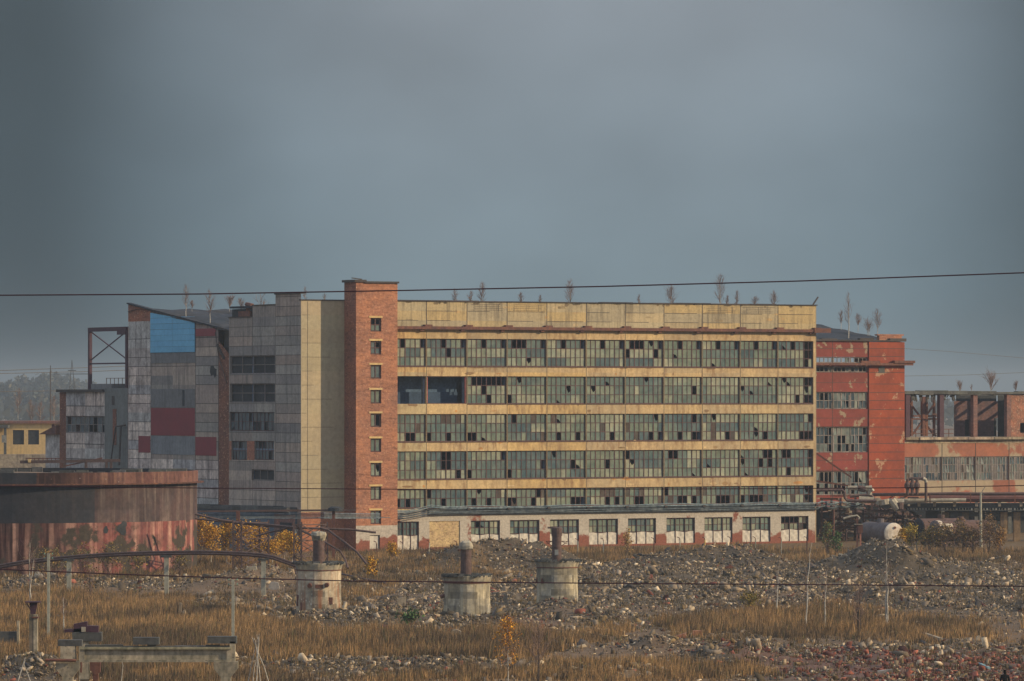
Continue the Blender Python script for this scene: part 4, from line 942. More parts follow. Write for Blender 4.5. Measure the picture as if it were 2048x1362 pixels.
for i, (p, q) in enumerate(((208, 1059), (238, 1058), (243, 1050))):     # ragged holes
    a = math.atan2(-1, (k_(p) * 543 - TC[0]) / 18.0); x = k_(p) * 541
    dx = x - TC[0]; a = -math.acos(max(-1, min(1, dx / TR))); z = Zd(q, TC[1] + TR * math.sin(a)); rr = (.35, .65, .4)[i]
    b_ = MB(); vs = [ringp(a, TR + .03, z)]; n = 11
    for j in range(n): t = 2 * math.pi * j / n; g = rr * rnd.uniform(.7, 1.25); vs.append(ringp(a + g * math.cos(t) / TR, TR + .03, z + g * math.sin(t)))
    b_.add(vs, [(0, j + 1, (j + 1) % n + 1) for j in range(n)]); b_.build('rust_hole', M_dark, tank)
# gangway of pipes behind the tank's rim
gw = thing('pipe_gangway', 'rusty pipe gangway with railing crossing behind the storage tank rim', 'gangway', (k_(180) * 585, 585, 0))
b_ = MB(); D = 585.0
def W_(px, py, D): return (k_(px) * D, D, Zd(py, D))
b_.bar(W_(40, 924, D), W_(240, 921, D), .35); b_.build('deck', M_pipe, gw)
b_ = MB(); b_.bar(W_(130, 932, D), W_(205, 916, D), .16)
for p in np.arange(52, 125, 8.5): b_.bar(W_(p, 924, D), W_(p, 916, D), .1)
b_.bar(W_(52, 917, D), W_(125, 917, D), .1); b_.build('railing', M_rust, gw)
for p in (129, 172, 213, 222): b_ = MB(); b_.bar(W_(p, 922, D), (k_(p) * D, D, 0), .3); b_.build('leg', M_pipe, gw)
b_ = MB(); b_.box(W_(56, 925, D - .3), tuple(np.add(W_(62, 918, D), (0, .1, 0)))); tag(b_.build('yellow_sign_plate', M_yellow, gw), None)

# ================================================================== THREE CONCRETE SILOS WITH CHIMNEY PIPES
def silo(label, pl, pr, ptop, Y, m, pipe, flare=.12, jag=.12):
    s = FPX / Y; x = ((pl + pr) / 2 - 1024) / s; r = (pr - pl) / 2 / s; zt = Zd(ptop, Y - r)
    g = gz(x, Y); root = thing('concrete_silo', label, 'silo', (x, Y, g)); n = 40
    b = MB(); zr_ = zt - .62
    zz_ = [g - 1, g + .9, g + 1.5, g + 2.1, g + 2.8, zr_]; pv = [1.0] * 5
    for j in range(5):                 # board marked lifts, each board and lift a little different in tone
        for i in range(n):
            if i % 4 == 0 or rnd.random() < .15: pv[j] = rnd.choice([.62, .78, .9, 1.0, 1.12, 1.28])
            v = pv[j] * rnd.uniform(.86, 1.12); a0, a1 = 2 * math.pi * i / n, 2 * math.pi * (i + 1) / n; r0, r1 = r * (1.0 if j < 2 else .985), r * (1.0 if j < 1 else .985)
            b.quad((x + r0 * math.cos(a0), Y + r0 * math.sin(a0), zz_[j]), (x + r0 * math.cos(a1), Y + r0 * math.sin(a1), zz_[j]), (x + r1 * math.cos(a1), Y + r1 * math.sin(a1), zz_[j + 1]), (x + r1 * math.cos(a0), Y + r1 * math.sin(a0), zz_[j + 1]), 0, (v, v * .99, v * .95))
    b.build('body', m, root)
    b = MB(); b.lathe(x, Y, [(r * .985, zr_), (r * 1.0, zr_ + .05), (r + flare, zt - .05), (r + flare, zt), (r - .25, zt - .02), (r - .25, zt - .3), (.01, zt - .22)], n, 0, cap=False, jit=.02)
    b.build('rim', M_silo, root)
    b = MB(); b.lathe(x, Y, [(r * 1.0, zr_ - .04), (r * 1.02, zr_ - .04), (r * 1.02, zr_ + .04), (r * 1.0, zr_ + .04)], n, 0, cap=False); b.build('hoop', M_rust, root)
    b = MB()
    for i in range(90):
        a = rnd.uniform(0, 6.28); q = rnd.uniform(r * .5, r + flare * .7) if i % 3 else r + flare * .5; w_ = rnd.uniform(.08, .3); px_, py_ = x + q * math.cos(a), Y + q * math.sin(a)
        b.box((px_ - w_, py_ - w_, zt - .1), (px_ + w_ * rnd.random(), py_ + w_, zt + rnd.uniform(.01, .16)), 0, tint(.5, .05))
    b.build('broken_edge', M_mossdark, root)
    p0, p1, q0, q1 = pipe; rp = (p1 - p0) / 2 / s; xp = ((p0 + p1) / 2 - 1024) / s; zp = Zd(q0, Y)
    b = MB(); b.tube([(xp, Y, zt - .4), (xp, Y, zt + .3), (xp, Y, (zt + zp) / 2), (xp, Y, zp)], rp, 20); b.build('chimney_pipe', M_pipe, root, smooth=False)
    return root, x, Y, r, rp, xp, zp, zt, s
r_, x, Y, r, rp, xp, zp, zt, s = silo('rust streaked concrete silo, leftmost of three, with rubble capped pipe', 592, 683, 1127, 446, M_silorust, (626, 649, 1076, 0))
b_ = MB(); b_.lathe(xp, Y, [(rp, zp - .25), (rp * 1.25, zp), (rp * 1.45, zp + .25), (rp * 1.3, zp + .5), (.02, zp + .6)], 14, 0, cap=False, jit=.05); b_.build('pipe_cap', M_silo, r_)
for a, dz in ((622, 1170), (656, 1169)):
    xx = k_(a) * Y; yy = Y - math.sqrt(max(.1, r * r - (xx - x) ** 2)); zz = Zd(dz, Y); b_ = MB(); b_.tube([(xx, yy + .3, zz + .1), (xx - .05, yy - .3, zz)], .2, 10); b_.build('stub_pipe', M_rust, r_)
for a, dz, w_, h_ in ((640, 1171, .35, .16), (597, 1200, .14, .5), (661, 1200, .25, .3), (605, 1215, .12, .5)):
    xx = k_(a) * Y; yy = Y - math.sqrt(max(.1, r * r - (xx - x) ** 2)); zz = Zd(dz, Y); b_ = MB(); b_.box((xx - w_, yy - .03, zz - h_), (xx + w_, yy + .5, zz + h_)); b_.build('rusty_patch', M_rust, r_)
r_, x, Y, r, rp, xp, zp, zt, s = silo('shortest concrete silo, middle of three, with stone capped pipe', 887, 981, 1152, 436, M_silo, (921, 943, 1098, 0), .16)
b_ = MB(); b_.lathe(xp, Y, [(rp, zp - .02), (rp * 1.28, zp + .02), (rp * 1.3, zp + .3), (rp * 1.15, zp + .55), (rp * .6, zp + .72), (.02, zp + .7)], 12, 0, cap=False, jit=.05); b_.build('pipe_cap', M_silo, r_)
xx = x - r; b_ = MB(); b_.tube([(xx + .2, Y - .4, Zd(1190, Y)), (xx - .25, Y - .5, Zd(1193, Y))], .17, 8); b_.build('stub_pipe', M_rust, r_)
r_, x, Y, r, rp, xp, zp, zt, s = silo('concrete silo furthest right of three, with tall flanged pipe', 1073, 1156, 1122, 463, M_silo, (1104, 1123, 1056, 0), .16)
b_ = MB(); b_.lathe(xp, Y, [(rp * 1.1, zp - .75), (rp * 1.18, zp - .3), (rp * 1.18, zp), (rp * .9, zp + .06), (.02, zp)], 16, 0, cap=False); b_.bar((xp - .85, Y, zp + .02), (xp - .1, Y, zp + .05), .16); b_.build('pipe_cap', M_pipe, r_)
for sg in (-1, 1):
    b_ = MB(); zz = zp - 1.35; b_.bar((xp + sg * rp, Y, zz + .12), (xp + sg * (rp + .55), Y, zz + .12), .06); b_.bar((xp + sg * rp, Y, zz - .3), (xp + sg * (rp + .55), Y, zz + .1), .06); b_.bar((xp + sg * rp, Y, zz + .12), (xp + sg * (rp + .5), Y - .1, zz - .1), .05); b_.build('bracket', M_rust, r_)
b_ = MB(); b_.box((xp - .2, Y - rp - .1, zp - 2.5), (xp + .15, Y - rp + .05, zp - 2.0), 0, (3, 3, 3)); b_.build('patch_plate', M_mossdark, r_)
for a in (1073, 1083): xx = k_(a) * Y; yy = Y - math.sqrt(max(.02, r * r - (xx - x) ** 2)); b_ = MB(); b_.prism([(xx - .12, yy - .25, Zd(1165, Y)), (xx + .22, yy - .25, Zd(1163, Y)), (xx + .02, yy - .3, Zd(1154, Y))], (0, .4, 0)); b_.build('stub_pipe', M_rust, r_)

# ================================================================== PIPE TRESTLES, FALLEN PIPES, CABLES
def W(px, py, D): return (k_(px) * D, D, Zd(py, D))
def lattice(label, pa, pb, pc, pd, ytop, base, D, depth=2.2, w_=.14):
    """four legged lattice tower; columns at px pa/pb (front) and pc/pd (rear)"""
    root = thing('trestle_tower', label, 'trestle', (k_((pa + pd) / 2) * D, D, 0), 0, 'lattice towers of the collapsed pipe trestle')
    P = [(pa, D), (pb, D), (pc, D + depth), (pd, D + depth)]
    for p, d in P: b = MB(); b.bar(W(p, ytop, d), (k_(p) * d, d, -.2), w_ * 1.25); b.build('leg', M_pipe, root)
    b = MB()
    for (p, d), (q, e) in ((P[0], P[1]), (P[1], P[3]), (P[2], P[3]), (P[0], P[2])):
        zt = Zd(ytop, d) - .3; z0 = .3; n = 3
        for i in range(n):
            za, zb = z0 + (zt - z0) * i / n, z0 + (zt - z0) * (i + 1) / n
            A = lambda z: (k_(p) * d, d, z); B = lambda z: (k_(q) * e, e, z)
            b.bar(A(za), B(zb), w_ * .6); b.bar(B(za), A(zb), w_ * .6); b.bar(A(zb), B(zb), w_ * .6)
    b.build('bracing', M_pipe, root); return root
lattice('left lattice tower of the collapsed pipe trestle, right of the red tank', 466, 483, 519, 537, 1040, 1160, 545)
lattice('right lattice tower of the pipe trestle, behind the leftmost silo', 588, 603, 642, 655, 1044, 1165, 540)
def pipe(name, label, pts, r, cat='pipe', m=None, n=8, group=None):
    b = MB(); b.tube(pts, r, n); o = b.build(name, m or M_pipe, None); tag(o, label, cat, group); return o
pipe('overhead_pipe', 'thick rusty pipe sloping down from red tank across both lattice towers', [W(390, 1028, 546), W(440, 1040, 546), W(478, 1045, 546), W(540, 1050, 543), W(600, 1056, 541), W(640, 1057, 541), W(700, 1059, 541), W(752, 1065, 541)], .12)
pipe('overhead_pipe', 'lower of two rusty pipes running from red tank to left lattice tower', [W(390, 1037, 547), W(470, 1046, 547), W(530, 1052, 547), W(590, 1056, 544)], .1)
pipe('fallen_pipe', 'long rusty pipe fallen diagonally from trestle to ground in front of tower base', [W(640, 1055, 540), W(656, 1060, 540), W(690, 1085, 538), W(715, 1105, 537), W(735, 1130, 536), W(746, 1148, 535)], .13)
pipe('fallen_pipe', 'bent rusty pipe hanging behind the leftmost silo chimney', [W(604, 1062, 539), W(640, 1078, 538), W(680, 1102, 537), W(690, 1118, 537), W(696, 1136, 536)], .11)
pipe('fallen_pipe', 'rusty pipe lying on weeds right of the leftmost silo', [W(600, 1147, 520), W(684, 1148, 520), W(730, 1158, 516), W(772, 1166, 512)], .1)
pipe('fallen_pipe', 'thin strut propped between the two lattice towers', [W(512, 1072, 544), W(590, 1052, 542)], .09)
pipe('fallen_pipe', 'horizontal rusty pipe low between concrete post and leftmost silo', [W(530, 1145, 524), W(594, 1146, 524)], .12)
sp = thing('cable_bridge', 'thin steel cable bridge on two posts between red tank and brick tower', 'cable bridge', (k_(560) * 585, 585, 0))
b_ = MB(); b_.bar(W(392, 1023, 585), W(480, 1022, 585), .2); b_.bar(W(480, 1022, 585), W(712, 1020, 585), .22); b_.build('beam', M_pipe, sp)
for p, q in ((476, 1022), (667, 1021)): b_ = MB(); b_.bar(W(p, q, 585), (k_(p) * 585, 585, -.2), .34 if p > 600 else .45); b_.build('post', M_rust, sp)
b_ = MB()
for q in range(5): b_.tube([W(392, 1027 + q * 2.2, 585.2), W(520, 1028 + q * 2.4 + rnd.random(), 585.2), W(640, 1026 + q * 2.6, 585.2), W(760, 1028 + q * 2.2, 600)], .045, 4, 0, tint(.4))
b_.bar(W(392, 1034, 585.3), W(780, 1035, 600), .08); b_.build('cables', M_cable, sp)
b_ = MB(); b_.lathe(k_(671) * 585, 585, [(.9, Zd(1022, 585)), (.85, Zd(1016, 585)), (.5, Zd(1013, 585)), (.02, Zd(1012.5, 585))], 12, cap=False); b_.build('tar_bucket', M_dark, sp)
# cables sagging along the facade
cb_ = MB('F')
for q in range(9):
    pts = []
    for i, (u, dz) in enumerate(((-2.5, -.35), (1.0, -.45), (3.8, .0), (4.4, .15))): pts.append((u, -.6, 4.35 + dz + q * .13 + .06 * math.sin(q * 3 + i)))
    u = 4.4
    while u < 62.8: u += 2.94; pts.append((u, -.35, 4.42 + q * .115 + .05 * math.sin(u * 1.7 + q * 2) * (q % 3)))
    for dx in (1.2, 3.0, 5.0, 7.5, 9.5): pts.append((62.8 + dx, -.4 + dx * .3, 4.75 + q * .1 + .22 * math.sin(dx * 1.6 + q) - .05 * dx))
    cb_.tube(pts, .05, 4, 0, rnd.choice([(.5, .5, .5), (1, 1, 1), (1.6, 1.7, 1.7), (.35, .35, .4)]))
cbl = fthing('cable_bundle', 'bundle of blue grey cables strung along facade above the ground floor windows', 'cables', 30, -.5, 4.4)
cb_.build('cable', M_cable, cbl)
b_ = MB('F')
b_.box((4.4, -.15, 4.3), (62.8, -.02, 5.05), 0, (1, 1, 1)); b_.build('tray', M_mossdark, cbl)
b_ = MB('F')
for u in BX[1:]: b_.box((u - .2, -.55, 4.95), (u + .2, -.01, 5.15))
b_.build('hook', M_joint, cbl)

# curved pipeline on concrete posts
pl = [(-140, 1160), (-60, 1145), (0, 1131), (60, 1121), (140, 1113), (235, 1106.5), (330, 1104), (430, 1103.5), (527, 1109), (570, 1121), (596, 1130), (612, 1135)]
for q, (off, dd, lb) in enumerate(((0, 0, 'front one of two parallel rusty pipes curving across concrete posts at left'), (4.5, .7, 'rear one of two parallel rusty pipes curving across concrete posts at left'))):
    pts = [W(p, y + off, 494 - (p * .02) + dd + 0) for p, y in pl]
    # smooth with intermediate points
    sm_ = []
    for i in range(len(pts) - 1):
        p0, p1, p2, p3 = (Vector(pts[max(i - 1, 0)]), Vector(pts[i]), Vector(pts[i + 1]), Vector(pts[min(i + 2, len(pts) - 1)]))
        for t in (0, .33, .66): sm_.append(tuple(.5 * ((2 * p1) + (-p0 + p2) * t + (2 * p0 - 5 * p1 + 4 * p2 - p3) * t * t + (-p0 + 3 * p1 - 3 * p2 + p3) * t ** 3)))
    sm_.append(pts[-1]); pipe('curved_pipeline', lb, sm_, .115)
for i, (p, q, lab) in enumerate(((138, 1117, 'concrete pipeline post nearest the left edge'), (333, 1110, 'concrete pipeline post in front of the red tank'), (527, 1116, 'concrete pipeline post left of the leftmost silo'))):
    Y = 494 - p * .02 + .3; x = k_(p) * Y; g = gz(x, Y)
    root = thing('pipeline_post', lab, 'post', (x, Y, g), 0, 'posts carrying the curved pipeline')
    b = MB(); b.box((x - .22, Y - .2, g - .4), (x + .22, Y + .2, Zd(q + 4, Y))); b.build('shaft', M_post, root)
    b = MB(); b.box((x - .55, Y - .25, Zd(q + 5, Y)), (x + .5, Y + .3, Zd(q, Y) - .04)); b.build('saddle', M_mossdark, root)

# utility poles
def upole(label, px, pt, pb_, tall_w=.22, D=None):
    Y = D or GY(pb_); x = k_(px) * Y; g = gz(x, Y); zt = Zd(pt, Y)
    root = thing('utility_pole', label, 'pole', (x, Y, g)); b = MB(); b.box((x - tall_w / 2, Y - tall_w / 2, g - .5), (x + tall_w / 2, Y + tall_w / 2, zt)); b.build('pole', M_post, root)
    for dz in (0, -.35):
        b = MB(); b.bar((x - .38, Y, zt - .1 + dz), (x + .38, Y, zt - .1 + dz), .07); ca = b.build('crossarm', M_wood, root)
        for sx in (-.32, .32): b = MB(); b.lathe(x + sx, Y, [(.02, zt - .06 + dz), (.045, zt - .03 + dz), (.03, zt + .06 + dz)], 6); b.build('insulator', M_porc, ca)
    return root
upole('taller concrete utility pole at left with green insulators', 97, 1107, 1277)
upole('shorter concrete utility pole rising behind the precast beam', 466, 1159, 1300)
Y = 640.; x = k_(1962) * Y
root = thing('lamp_pole', 'tall grey concrete pole in front of the pipe gallery at right', 'pole', (x, Y, 0))
b_ = MB(); b_.tube([(x, Y, -.5), (x - .05, Y, Zd(985, Y))], .2, 8, r1=.13); b_.build('pole', M_post, root)
b_ = MB(); b_.tube([(x, Y, Zd(988, Y)), (x + .25, Y, Zd(980, Y)), (x + .5, Y, Zd(974, Y))], .04, 5); b_.tube([(x + .1, Y, Zd(987, Y)), (x + .35, Y, Zd(990, Y)), (x + .35, Y, Zd(994, Y)), (x + .1, Y, Zd(996, Y))], .04, 5); b_.build('wire_hook', M_cable, root)
Y = 634.; x = k_(1667.5) * Y
root = thing('rusty_pole', 'thin brown pole standing just right of the cream block corner', 'pole', (x, Y, 0))
b_ = MB(); b_.tube([(x, Y, -.5), (x, Y, Zd(1020, Y))], .13, 6); b_.build('pole', M_rust, root)
b_ = MB(); b_.tube([(x - .5, Y, Zd(1082, Y)), (x, Y, Zd(1076, Y)), (x + .4, Y, Zd(1073, Y))], .06, 5); b_.build('bracket', M_insul, root)

# fence posts with bent tops along the facade
fps = [(753, 1082, 1118), (805.6, 1083, 1118), (859, 1080, 1115), (913, 1081, 1112), (966, 1080, 1112), (1027, 1080, 1110), (1106, 1082, 1112), (1156, 1077, 1118), (1207, 1076, 1116), (1308, 1075, 1112), (1360, 1074, 1110), (1410, 1074, 1110), (1461, 1073, 1108), (1511, 1073, 1110), (1563, 1074, 1108), (1614, 1073, 1108), (1745, 1080, 1103), (1833, 1078, 1102)]
ords = 'first second third fourth fifth sixth seventh eighth ninth tenth eleventh twelfth thirteenth fourteenth fifteenth sixteenth seventeenth eighteenth'.split()
for i, (p, a, b2) in enumerate(fps):
    Y = 606.0; x = k_(p) * Y; g = gz(x, Y); zt = Zd(a, Y)
    root = thing('fence_post', 'thin bent-top fence post, %s from the brick tower' % ords[i], 'fence post', (x, Y, g), 0, 'fence posts standing in front of the factory')
    yel_ = p in (1410,); lean = rnd.uniform(-.08, .08)
    b = MB(); b.tube([(x + lean, Y, g - .3), (x, Y, zt - .35)], .07, 5, 0, (1.6, 1.2, .4) if yel_ else tint(.3)); b.build('shaft', M_post if i % 3 else M_rust, root)
    b = MB(); b.tube([(x, Y, zt - .37), (x - .08, Y, zt - .1), (x - .35, Y, zt)], .05, 5); b.build('bent_top', M_rust, root)
    if i in (2,):
        b = MB(); b.tube([(x - 1.7, Y, g), (x, Y, zt - 1.0)], .06, 5); b.tube([(x, Y, zt - 1.0), (x + 1.5, Y, g + .4)], .06, 5); b.build('stay', M_rust, root)

# ================================================================== FOREGROUND PRECAST FRAME
D = 312.0; g0 = 0
fg = thing('precast_beam_frame', 'long mossy precast concrete beam resting on two haunched columns, bottom left', 'concrete frame', (k_(300) * D, D, gz(k_(300) * D, D)))
def P4(px, py, dd=0.0): return (k_(px) * (D + dd), D + dd, Zd(py, D + dd))
xa, xb = k_(160) * D, k_(463) * D; zb0, zt0 = Zd(1324, D), Zd(1294, D)
b_ = MB(); b_.box((xa, D, zb0 + .12), (xb, D + .35, zt0 - .12)); b_.box((xa, D - .16, zb0), (xb, D + .5, zb0 + .14)); b_.box((xa, D - .2, zt0 - .14), (xb, D + .55, zt0), 0, (.85, .9, .8))
for x in (xa, xb - .3): b_.box((x, D - .12, zb0 + .14), (x + .3, D + .45, zt0 - .14))
b_.build('beam', M_precast, fg)
b_ = MB(); x = xa + .3
while x < xb: e = min(xb, x + rnd.uniform(.5, 2)); b_.box((x, D + .05, zt0), (e, D + .5, zt0 + rnd.uniform(.03, .16)), 0, tint(.3)); x = e
b_.build('moss_crust', M_mossdark, fg)
for px, w0 in ((136, 0), (452, 1)):
    x = k_(px) * D; zc_ = Zd(1322, D)
    b_ = MB(); b_.box((x - .32, D - .3, -1), (x + .32, D + .3, zc_ - 1.0)); b_.prism([(x - .32, D - .3, zc_ - 1.0), (x - .75, D - .3, zc_ - .45), (x - .75, D - .3, zc_ - .02), (x + .75, D - .3, zc_ - .02), (x + .75, D - .3, zc_ - .45), (x + .32, D - .3, zc_ - 1.0)], (0, .7, 0), 0, (.8, .8, .8)); b_.build('column', M_precast, fg)
b_ = MB(); xl = k_(121) * D; b_.box((xl, D - .1, zb0), (k_(150) * D, D + .8, zt0 + .05)); b_.build('end_block', M_precast, fg)
b_ = MB(); b_.box((k_(466) * D - .2, D - .1, zb0), (k_(470) * D, D + .6, Zd(1283, D))); b_.build('end_post', M_precast, fg)
for i, (a, b2, q0, q1, lab) in enumerate(((116, 164, 1280, 1296, 'dark concrete pad on left end of the long precast beam'), (266, 318, 1275, 1289, 'dark concrete pad sitting at middle of the long precast beam'), (415, 473, 1273, 1287, 'dark concrete pad on right end of the long precast beam'))):
    b_ = MB(); x0, x1 = k_(a) * D, k_(b2) * D; zz = Zd(q1, D); z2 = Zd(q0, D); b_.box((x0, D - .1, max(zz, zt0 + .02 if i else zt0 + .06)), (x1, D + .75, z2)); o = b_.build('concrete_pad', M_mossdark, None); tag(o, lab, 'concrete pad')
st = pipe('steel_strip', 'thin rusty steel strip jutting left from the beam frame', [P4(91, 1320, -.5), P4(152, 1321, -.5)], .09, 'steel strip', M_rust)
stk = thing('steel_bracket_stack', 'dark twisted steel bracket piled on a concrete column behind beam frame', 'steel bracket', (k_(165) * 330, 330, 0))
D2 = 330.0; Q = lambda p, q, dd=0.: (k_(p) * (D2 + dd), D2 + dd, Zd(q, D2 + dd))
b_ = MB(); b_.box(Q(148, 1280, .4), Q(158, 1262, 0)); b_.box(Q(160, 1360, .8), Q(177, 1270, 0)); b_.box((k_(160) * D2, D2, -1), (k_(177) * D2, D2 + .8, Zd(1359, D2))); b_.build('column', M_precast, stk)
b_ = MB(); b_.box(Q(147, 1281, .9), Q(203, 1265, -.1)); b_.build('pad', M_mossdark, stk)
b_ = MB(); b_.prism([Q(128, 1259), Q(128, 1265), Q(162, 1264), Q(162, 1257)], (0, .5, 0)); b_.prism([Q(147, 1248), Q(174, 1243), Q(174, 1264), Q(147, 1264)], (0, .5, 0)); b_.prism([Q(174, 1251.5), Q(197, 1252), Q(196, 1265), Q(174, 1264)], (0, .6, 0)); b_.build('steel_plate', M_purple, stk)
b_ = MB(); b_.box(Q(163, 1263.5, -.05), Q(171, 1254, -.15)); b_.build('bright_plate', M_insul, stk)
b_ = MB(); b_.prism([Q(180, 1322), Q(201, 1322), Q(200, 1345), Q(190, 1350), Q(180, 1340)], (0, .5, 0)); b_.box((k_(185) * D2, D2 + .1, -1), (k_(196) * D2, D2 + .5, Zd(1340, D2))); b_.box(Q(160, 1345, -.2), Q(164, 1320, -.1)); b_.build('rusty_hopper', M_rust, stk)
# lone column with a steel head
Y = 362.; x = k_(67) * Y; g = gz(x, Y)
lc = thing('lone_column', 'lone concrete column with flared black steel head at left', 'column', (x, Y, g))
b_ = MB(); b_.box((x - .3, Y - .2, g - .6), (x + .02, Y + .3, Zd(1228, Y)), 0, (.45, .42, .42)); b_.box((x + .02, Y - .22, g - .6), (x + .3, Y + .3, Zd(1229, Y))); b_.build('shaft', M_precast, lc)
b_ = MB(); b_.box((x - .57, Y - .4, Zd(1205, Y)), (x + .5, Y + .4, Zd(1202.5, Y))); b_.prism([(x - .3, Y - .05, Zd(1205, Y)), (x + .3, Y - .05, Zd(1205, Y)), (x + .12, Y - .05, Zd(1228, Y)), (x - .2, Y - .05, Zd(1228, Y))], (0, .3, 0)); b_.bar((x - .5, Y, Zd(1206, Y)), (x - .2, Y, Zd(1220, Y)), .07); b_.build('head', M_purple, lc)
b_ = MB(); b_.box((x - .1, Y - .3, Zd(1236, Y)), (x + .38, Y + .3, Zd(1233, Y))); b_.build('clamp', M_rust, lc)
Y = 385.
wl = thing('concrete_wall_stub', 'dark mossy concrete wall stub with pale end post at left edge', 'wall', (k_(0) * Y, Y, gz(k_(0) * Y, Y)))
b_ = MB(); b_.box((k_(-120) * Y, Y, -.5), (k_(34) * Y, Y + .25, Zd(1263, Y))); b_.build('panel', M_mossdark, wl)
b_ = MB(); b_.box((k_(34) * Y, Y - .15, -.5), (k_(38.5) * Y, Y + .3, Zd(1242, Y))); b_.build('end_post', M_precast, wl)

# ================================================================== PIPE GALLERY (right)
gal = thing('pipe_gallery', 'long elevated pipe gallery deck on concrete columns before the red wing', 'pipe gallery', (k_(1900) * 655, 655, 0))
def G(px, py, D=655.0): D = D + 12.0; return (k_(px) * D, D, Zd(py, D))
b_ = MB(); b_.box(G(1760, 1016, 655), G(2300, 1005.5, 658), 0, (.8, .8, .8)); b_.build('deck_girder', M_mossdark, gal)
b_ = MB(); b_.box(G(1780, 1021.5, 654.5), G(2300, 1019, 658)); b_.box(G(1900, 1033, 655.5), G(2300, 1024, 657)); b_.build('lower_girder', M_mossdark, gal)
for p in (1838, 1869, 1909, 1953, 1999, 2042, 2085, 2130): b_ = MB(); b_.box(G(p - 2.5, 1013, 654.6), G(p + 2.5, 1004, 655)); b_.build('bearing_block', M_tan, gal)
for p in np.arange(1785, 2290, 11.3): pass
b_ = MB()
for p in np.arange(1785, 2290, 6.1): b_.bar(G(p, 1016, 655), G(p + rnd.uniform(-1, 1), 1020, 655), rnd.uniform(.08, .25), 0, tint(.5))
b_.build('lattice', M_insul, gal)
for p in (2007, 2033, 2170, 2195, 1890, 1930): b_ = MB(); b_.box((k_(p) * 668 - .45, 667.2, -.5), (k_(p) * 668 + .45, 668, Zd(1024, 668)), 0, (.75, .6, .45) if p > 2000 else (.4, .35, .3)); b_.build('column', M_tan, gal)
b_ = MB(); b_.bar(G(1660, 992, 660), G(2300, 989, 660), .15)
for p in (1860, 1941, 2030): b_.bar(G(p, 987.5, 653), G(p, 1006, 653), .15)
b_.build('upright', M_rust, gal)
pipe('gallery_pipe', 'upper thin rusty pipe on the pipe gallery under the salmon panels', [G(1700, 993, 654), G(1745, 989, 654), G(1850, 988, 654), G(1900, 987, 654), G(1960, 987.5, 654), G(2300, 986, 654)], .19)
pipe('gallery_pipe', 'thickest reddish brown pipe lying on the pipe gallery at right', [G(1858, 997, 655), G(1960, 998, 655), G(2300, 997, 655)], .42, m=mat('red_brown_pipe', (.17, .075, .065), (.12, .06, .055), .6, .3))
pipe('gallery_pipe', 'cream insulated pipe on the pipe gallery left of the thick brown pipe', [G(1775, 1001, 654), G(1850, 1001, 654), G(1932, 1000, 654)], .26, m=M_insul)
pipe('gallery_pipe', 'rusty pipe stepping down from cream block corner towards the gallery', [G(1628, 981, 650), G(1660, 980, 650), G(1684, 980, 650), G(1689, 984, 650), G(1690, 996, 650), G(1694, 1001, 650), G(1753, 1002, 650)], .2)
pipe('gallery_pipe', 'tall hoop shaped pipe rising above the gallery with a pale elbow', [G(1815, 990, 653), G(1815, 966, 653), G(1818, 959, 653), G(1823, 957, 653), G(1845, 957, 653), G(1851, 960, 653), G(1852, 968, 653), G(1852, 1002, 653)], .19)
b_ = MB(); b_.tube([G(1846, 957, 652.9), G(1851, 959.5, 652.9), G(1852.3, 965, 652.9)], .24, 8); tag(b_.build('pipe_elbow', M_insul, None), 'pale elbow fitting at top corner of the hoop shaped pipe', 'pipe elbow')
for i, p in enumerate((1815, 1824.5, 1834)):
    b_ = MB(); x, y, z = G(p, 971, 652.8); b_.lathe(x, y, [(.18, z - 1.2), (.22, z - .5), (.42, z - .2), (.42, z + .15), (.2, z + .5), (.2, z + .9)], 10); tag(b_.build('gate_valve', M_pipe, None), ('left', 'middle', 'right')[i] + ' of three dark valves under the hoop shaped pipe', 'valve', 'valves on the pipe gallery')
pm = thing('pipe_manifold', 'jumble of wrapped pipe fittings above the gallery left of the hoop pipe', 'pipe manifold', G(1725, 1003, 652))
b_ = MB(); b_.tube([G(1696, 976, 652), G(1716, 976, 652)], .3, 8); b_.tube([G(1731, 977, 652), G(1744, 976, 652)], .35, 8); b_.tube([G(1738, 975, 652), G(1740, 990, 652)], .3, 8); b_.tube([G(1718, 999, 652), G(1748, 1000, 652)], .45, 9); b_.tube([G(1755, 1003, 652), G(1757, 1003, 651)], .5, 9); b_.tube([G(1768, 999, 651), G(1770, 1009, 651)], .7, 10); b_.tube([G(1786, 1003, 652), G(1808, 1004, 652)], .4, 9); b_.tube([G(1783, 1000, 651), G(1796, 1018, 651)], .55, 9); b_.build('wrapped_fitting', M_insul, pm)
b_ = MB(); b_.tube([G(1716, 976, 652), G(1731, 979, 652)], .4, 8); b_.tube([G(1740, 988, 652), G(1749, 1000, 652)], .22, 8); b_.box(G(1787, 1021, 651), G(1811, 1018, 652)); b_.tube([G(1799, 1005, 651), G(1799, 1018, 651)], .55, 10); b_.build('rusty_fitting', M_pipe, pm)
b_ = MB(); b_.tube([G(1744, 978, 651.8), G(1747, 982, 651.8)], .2, 6, 0, (1.6, 1.6, 1.6)); b_.build('pale_elbow', M_insul, pm)
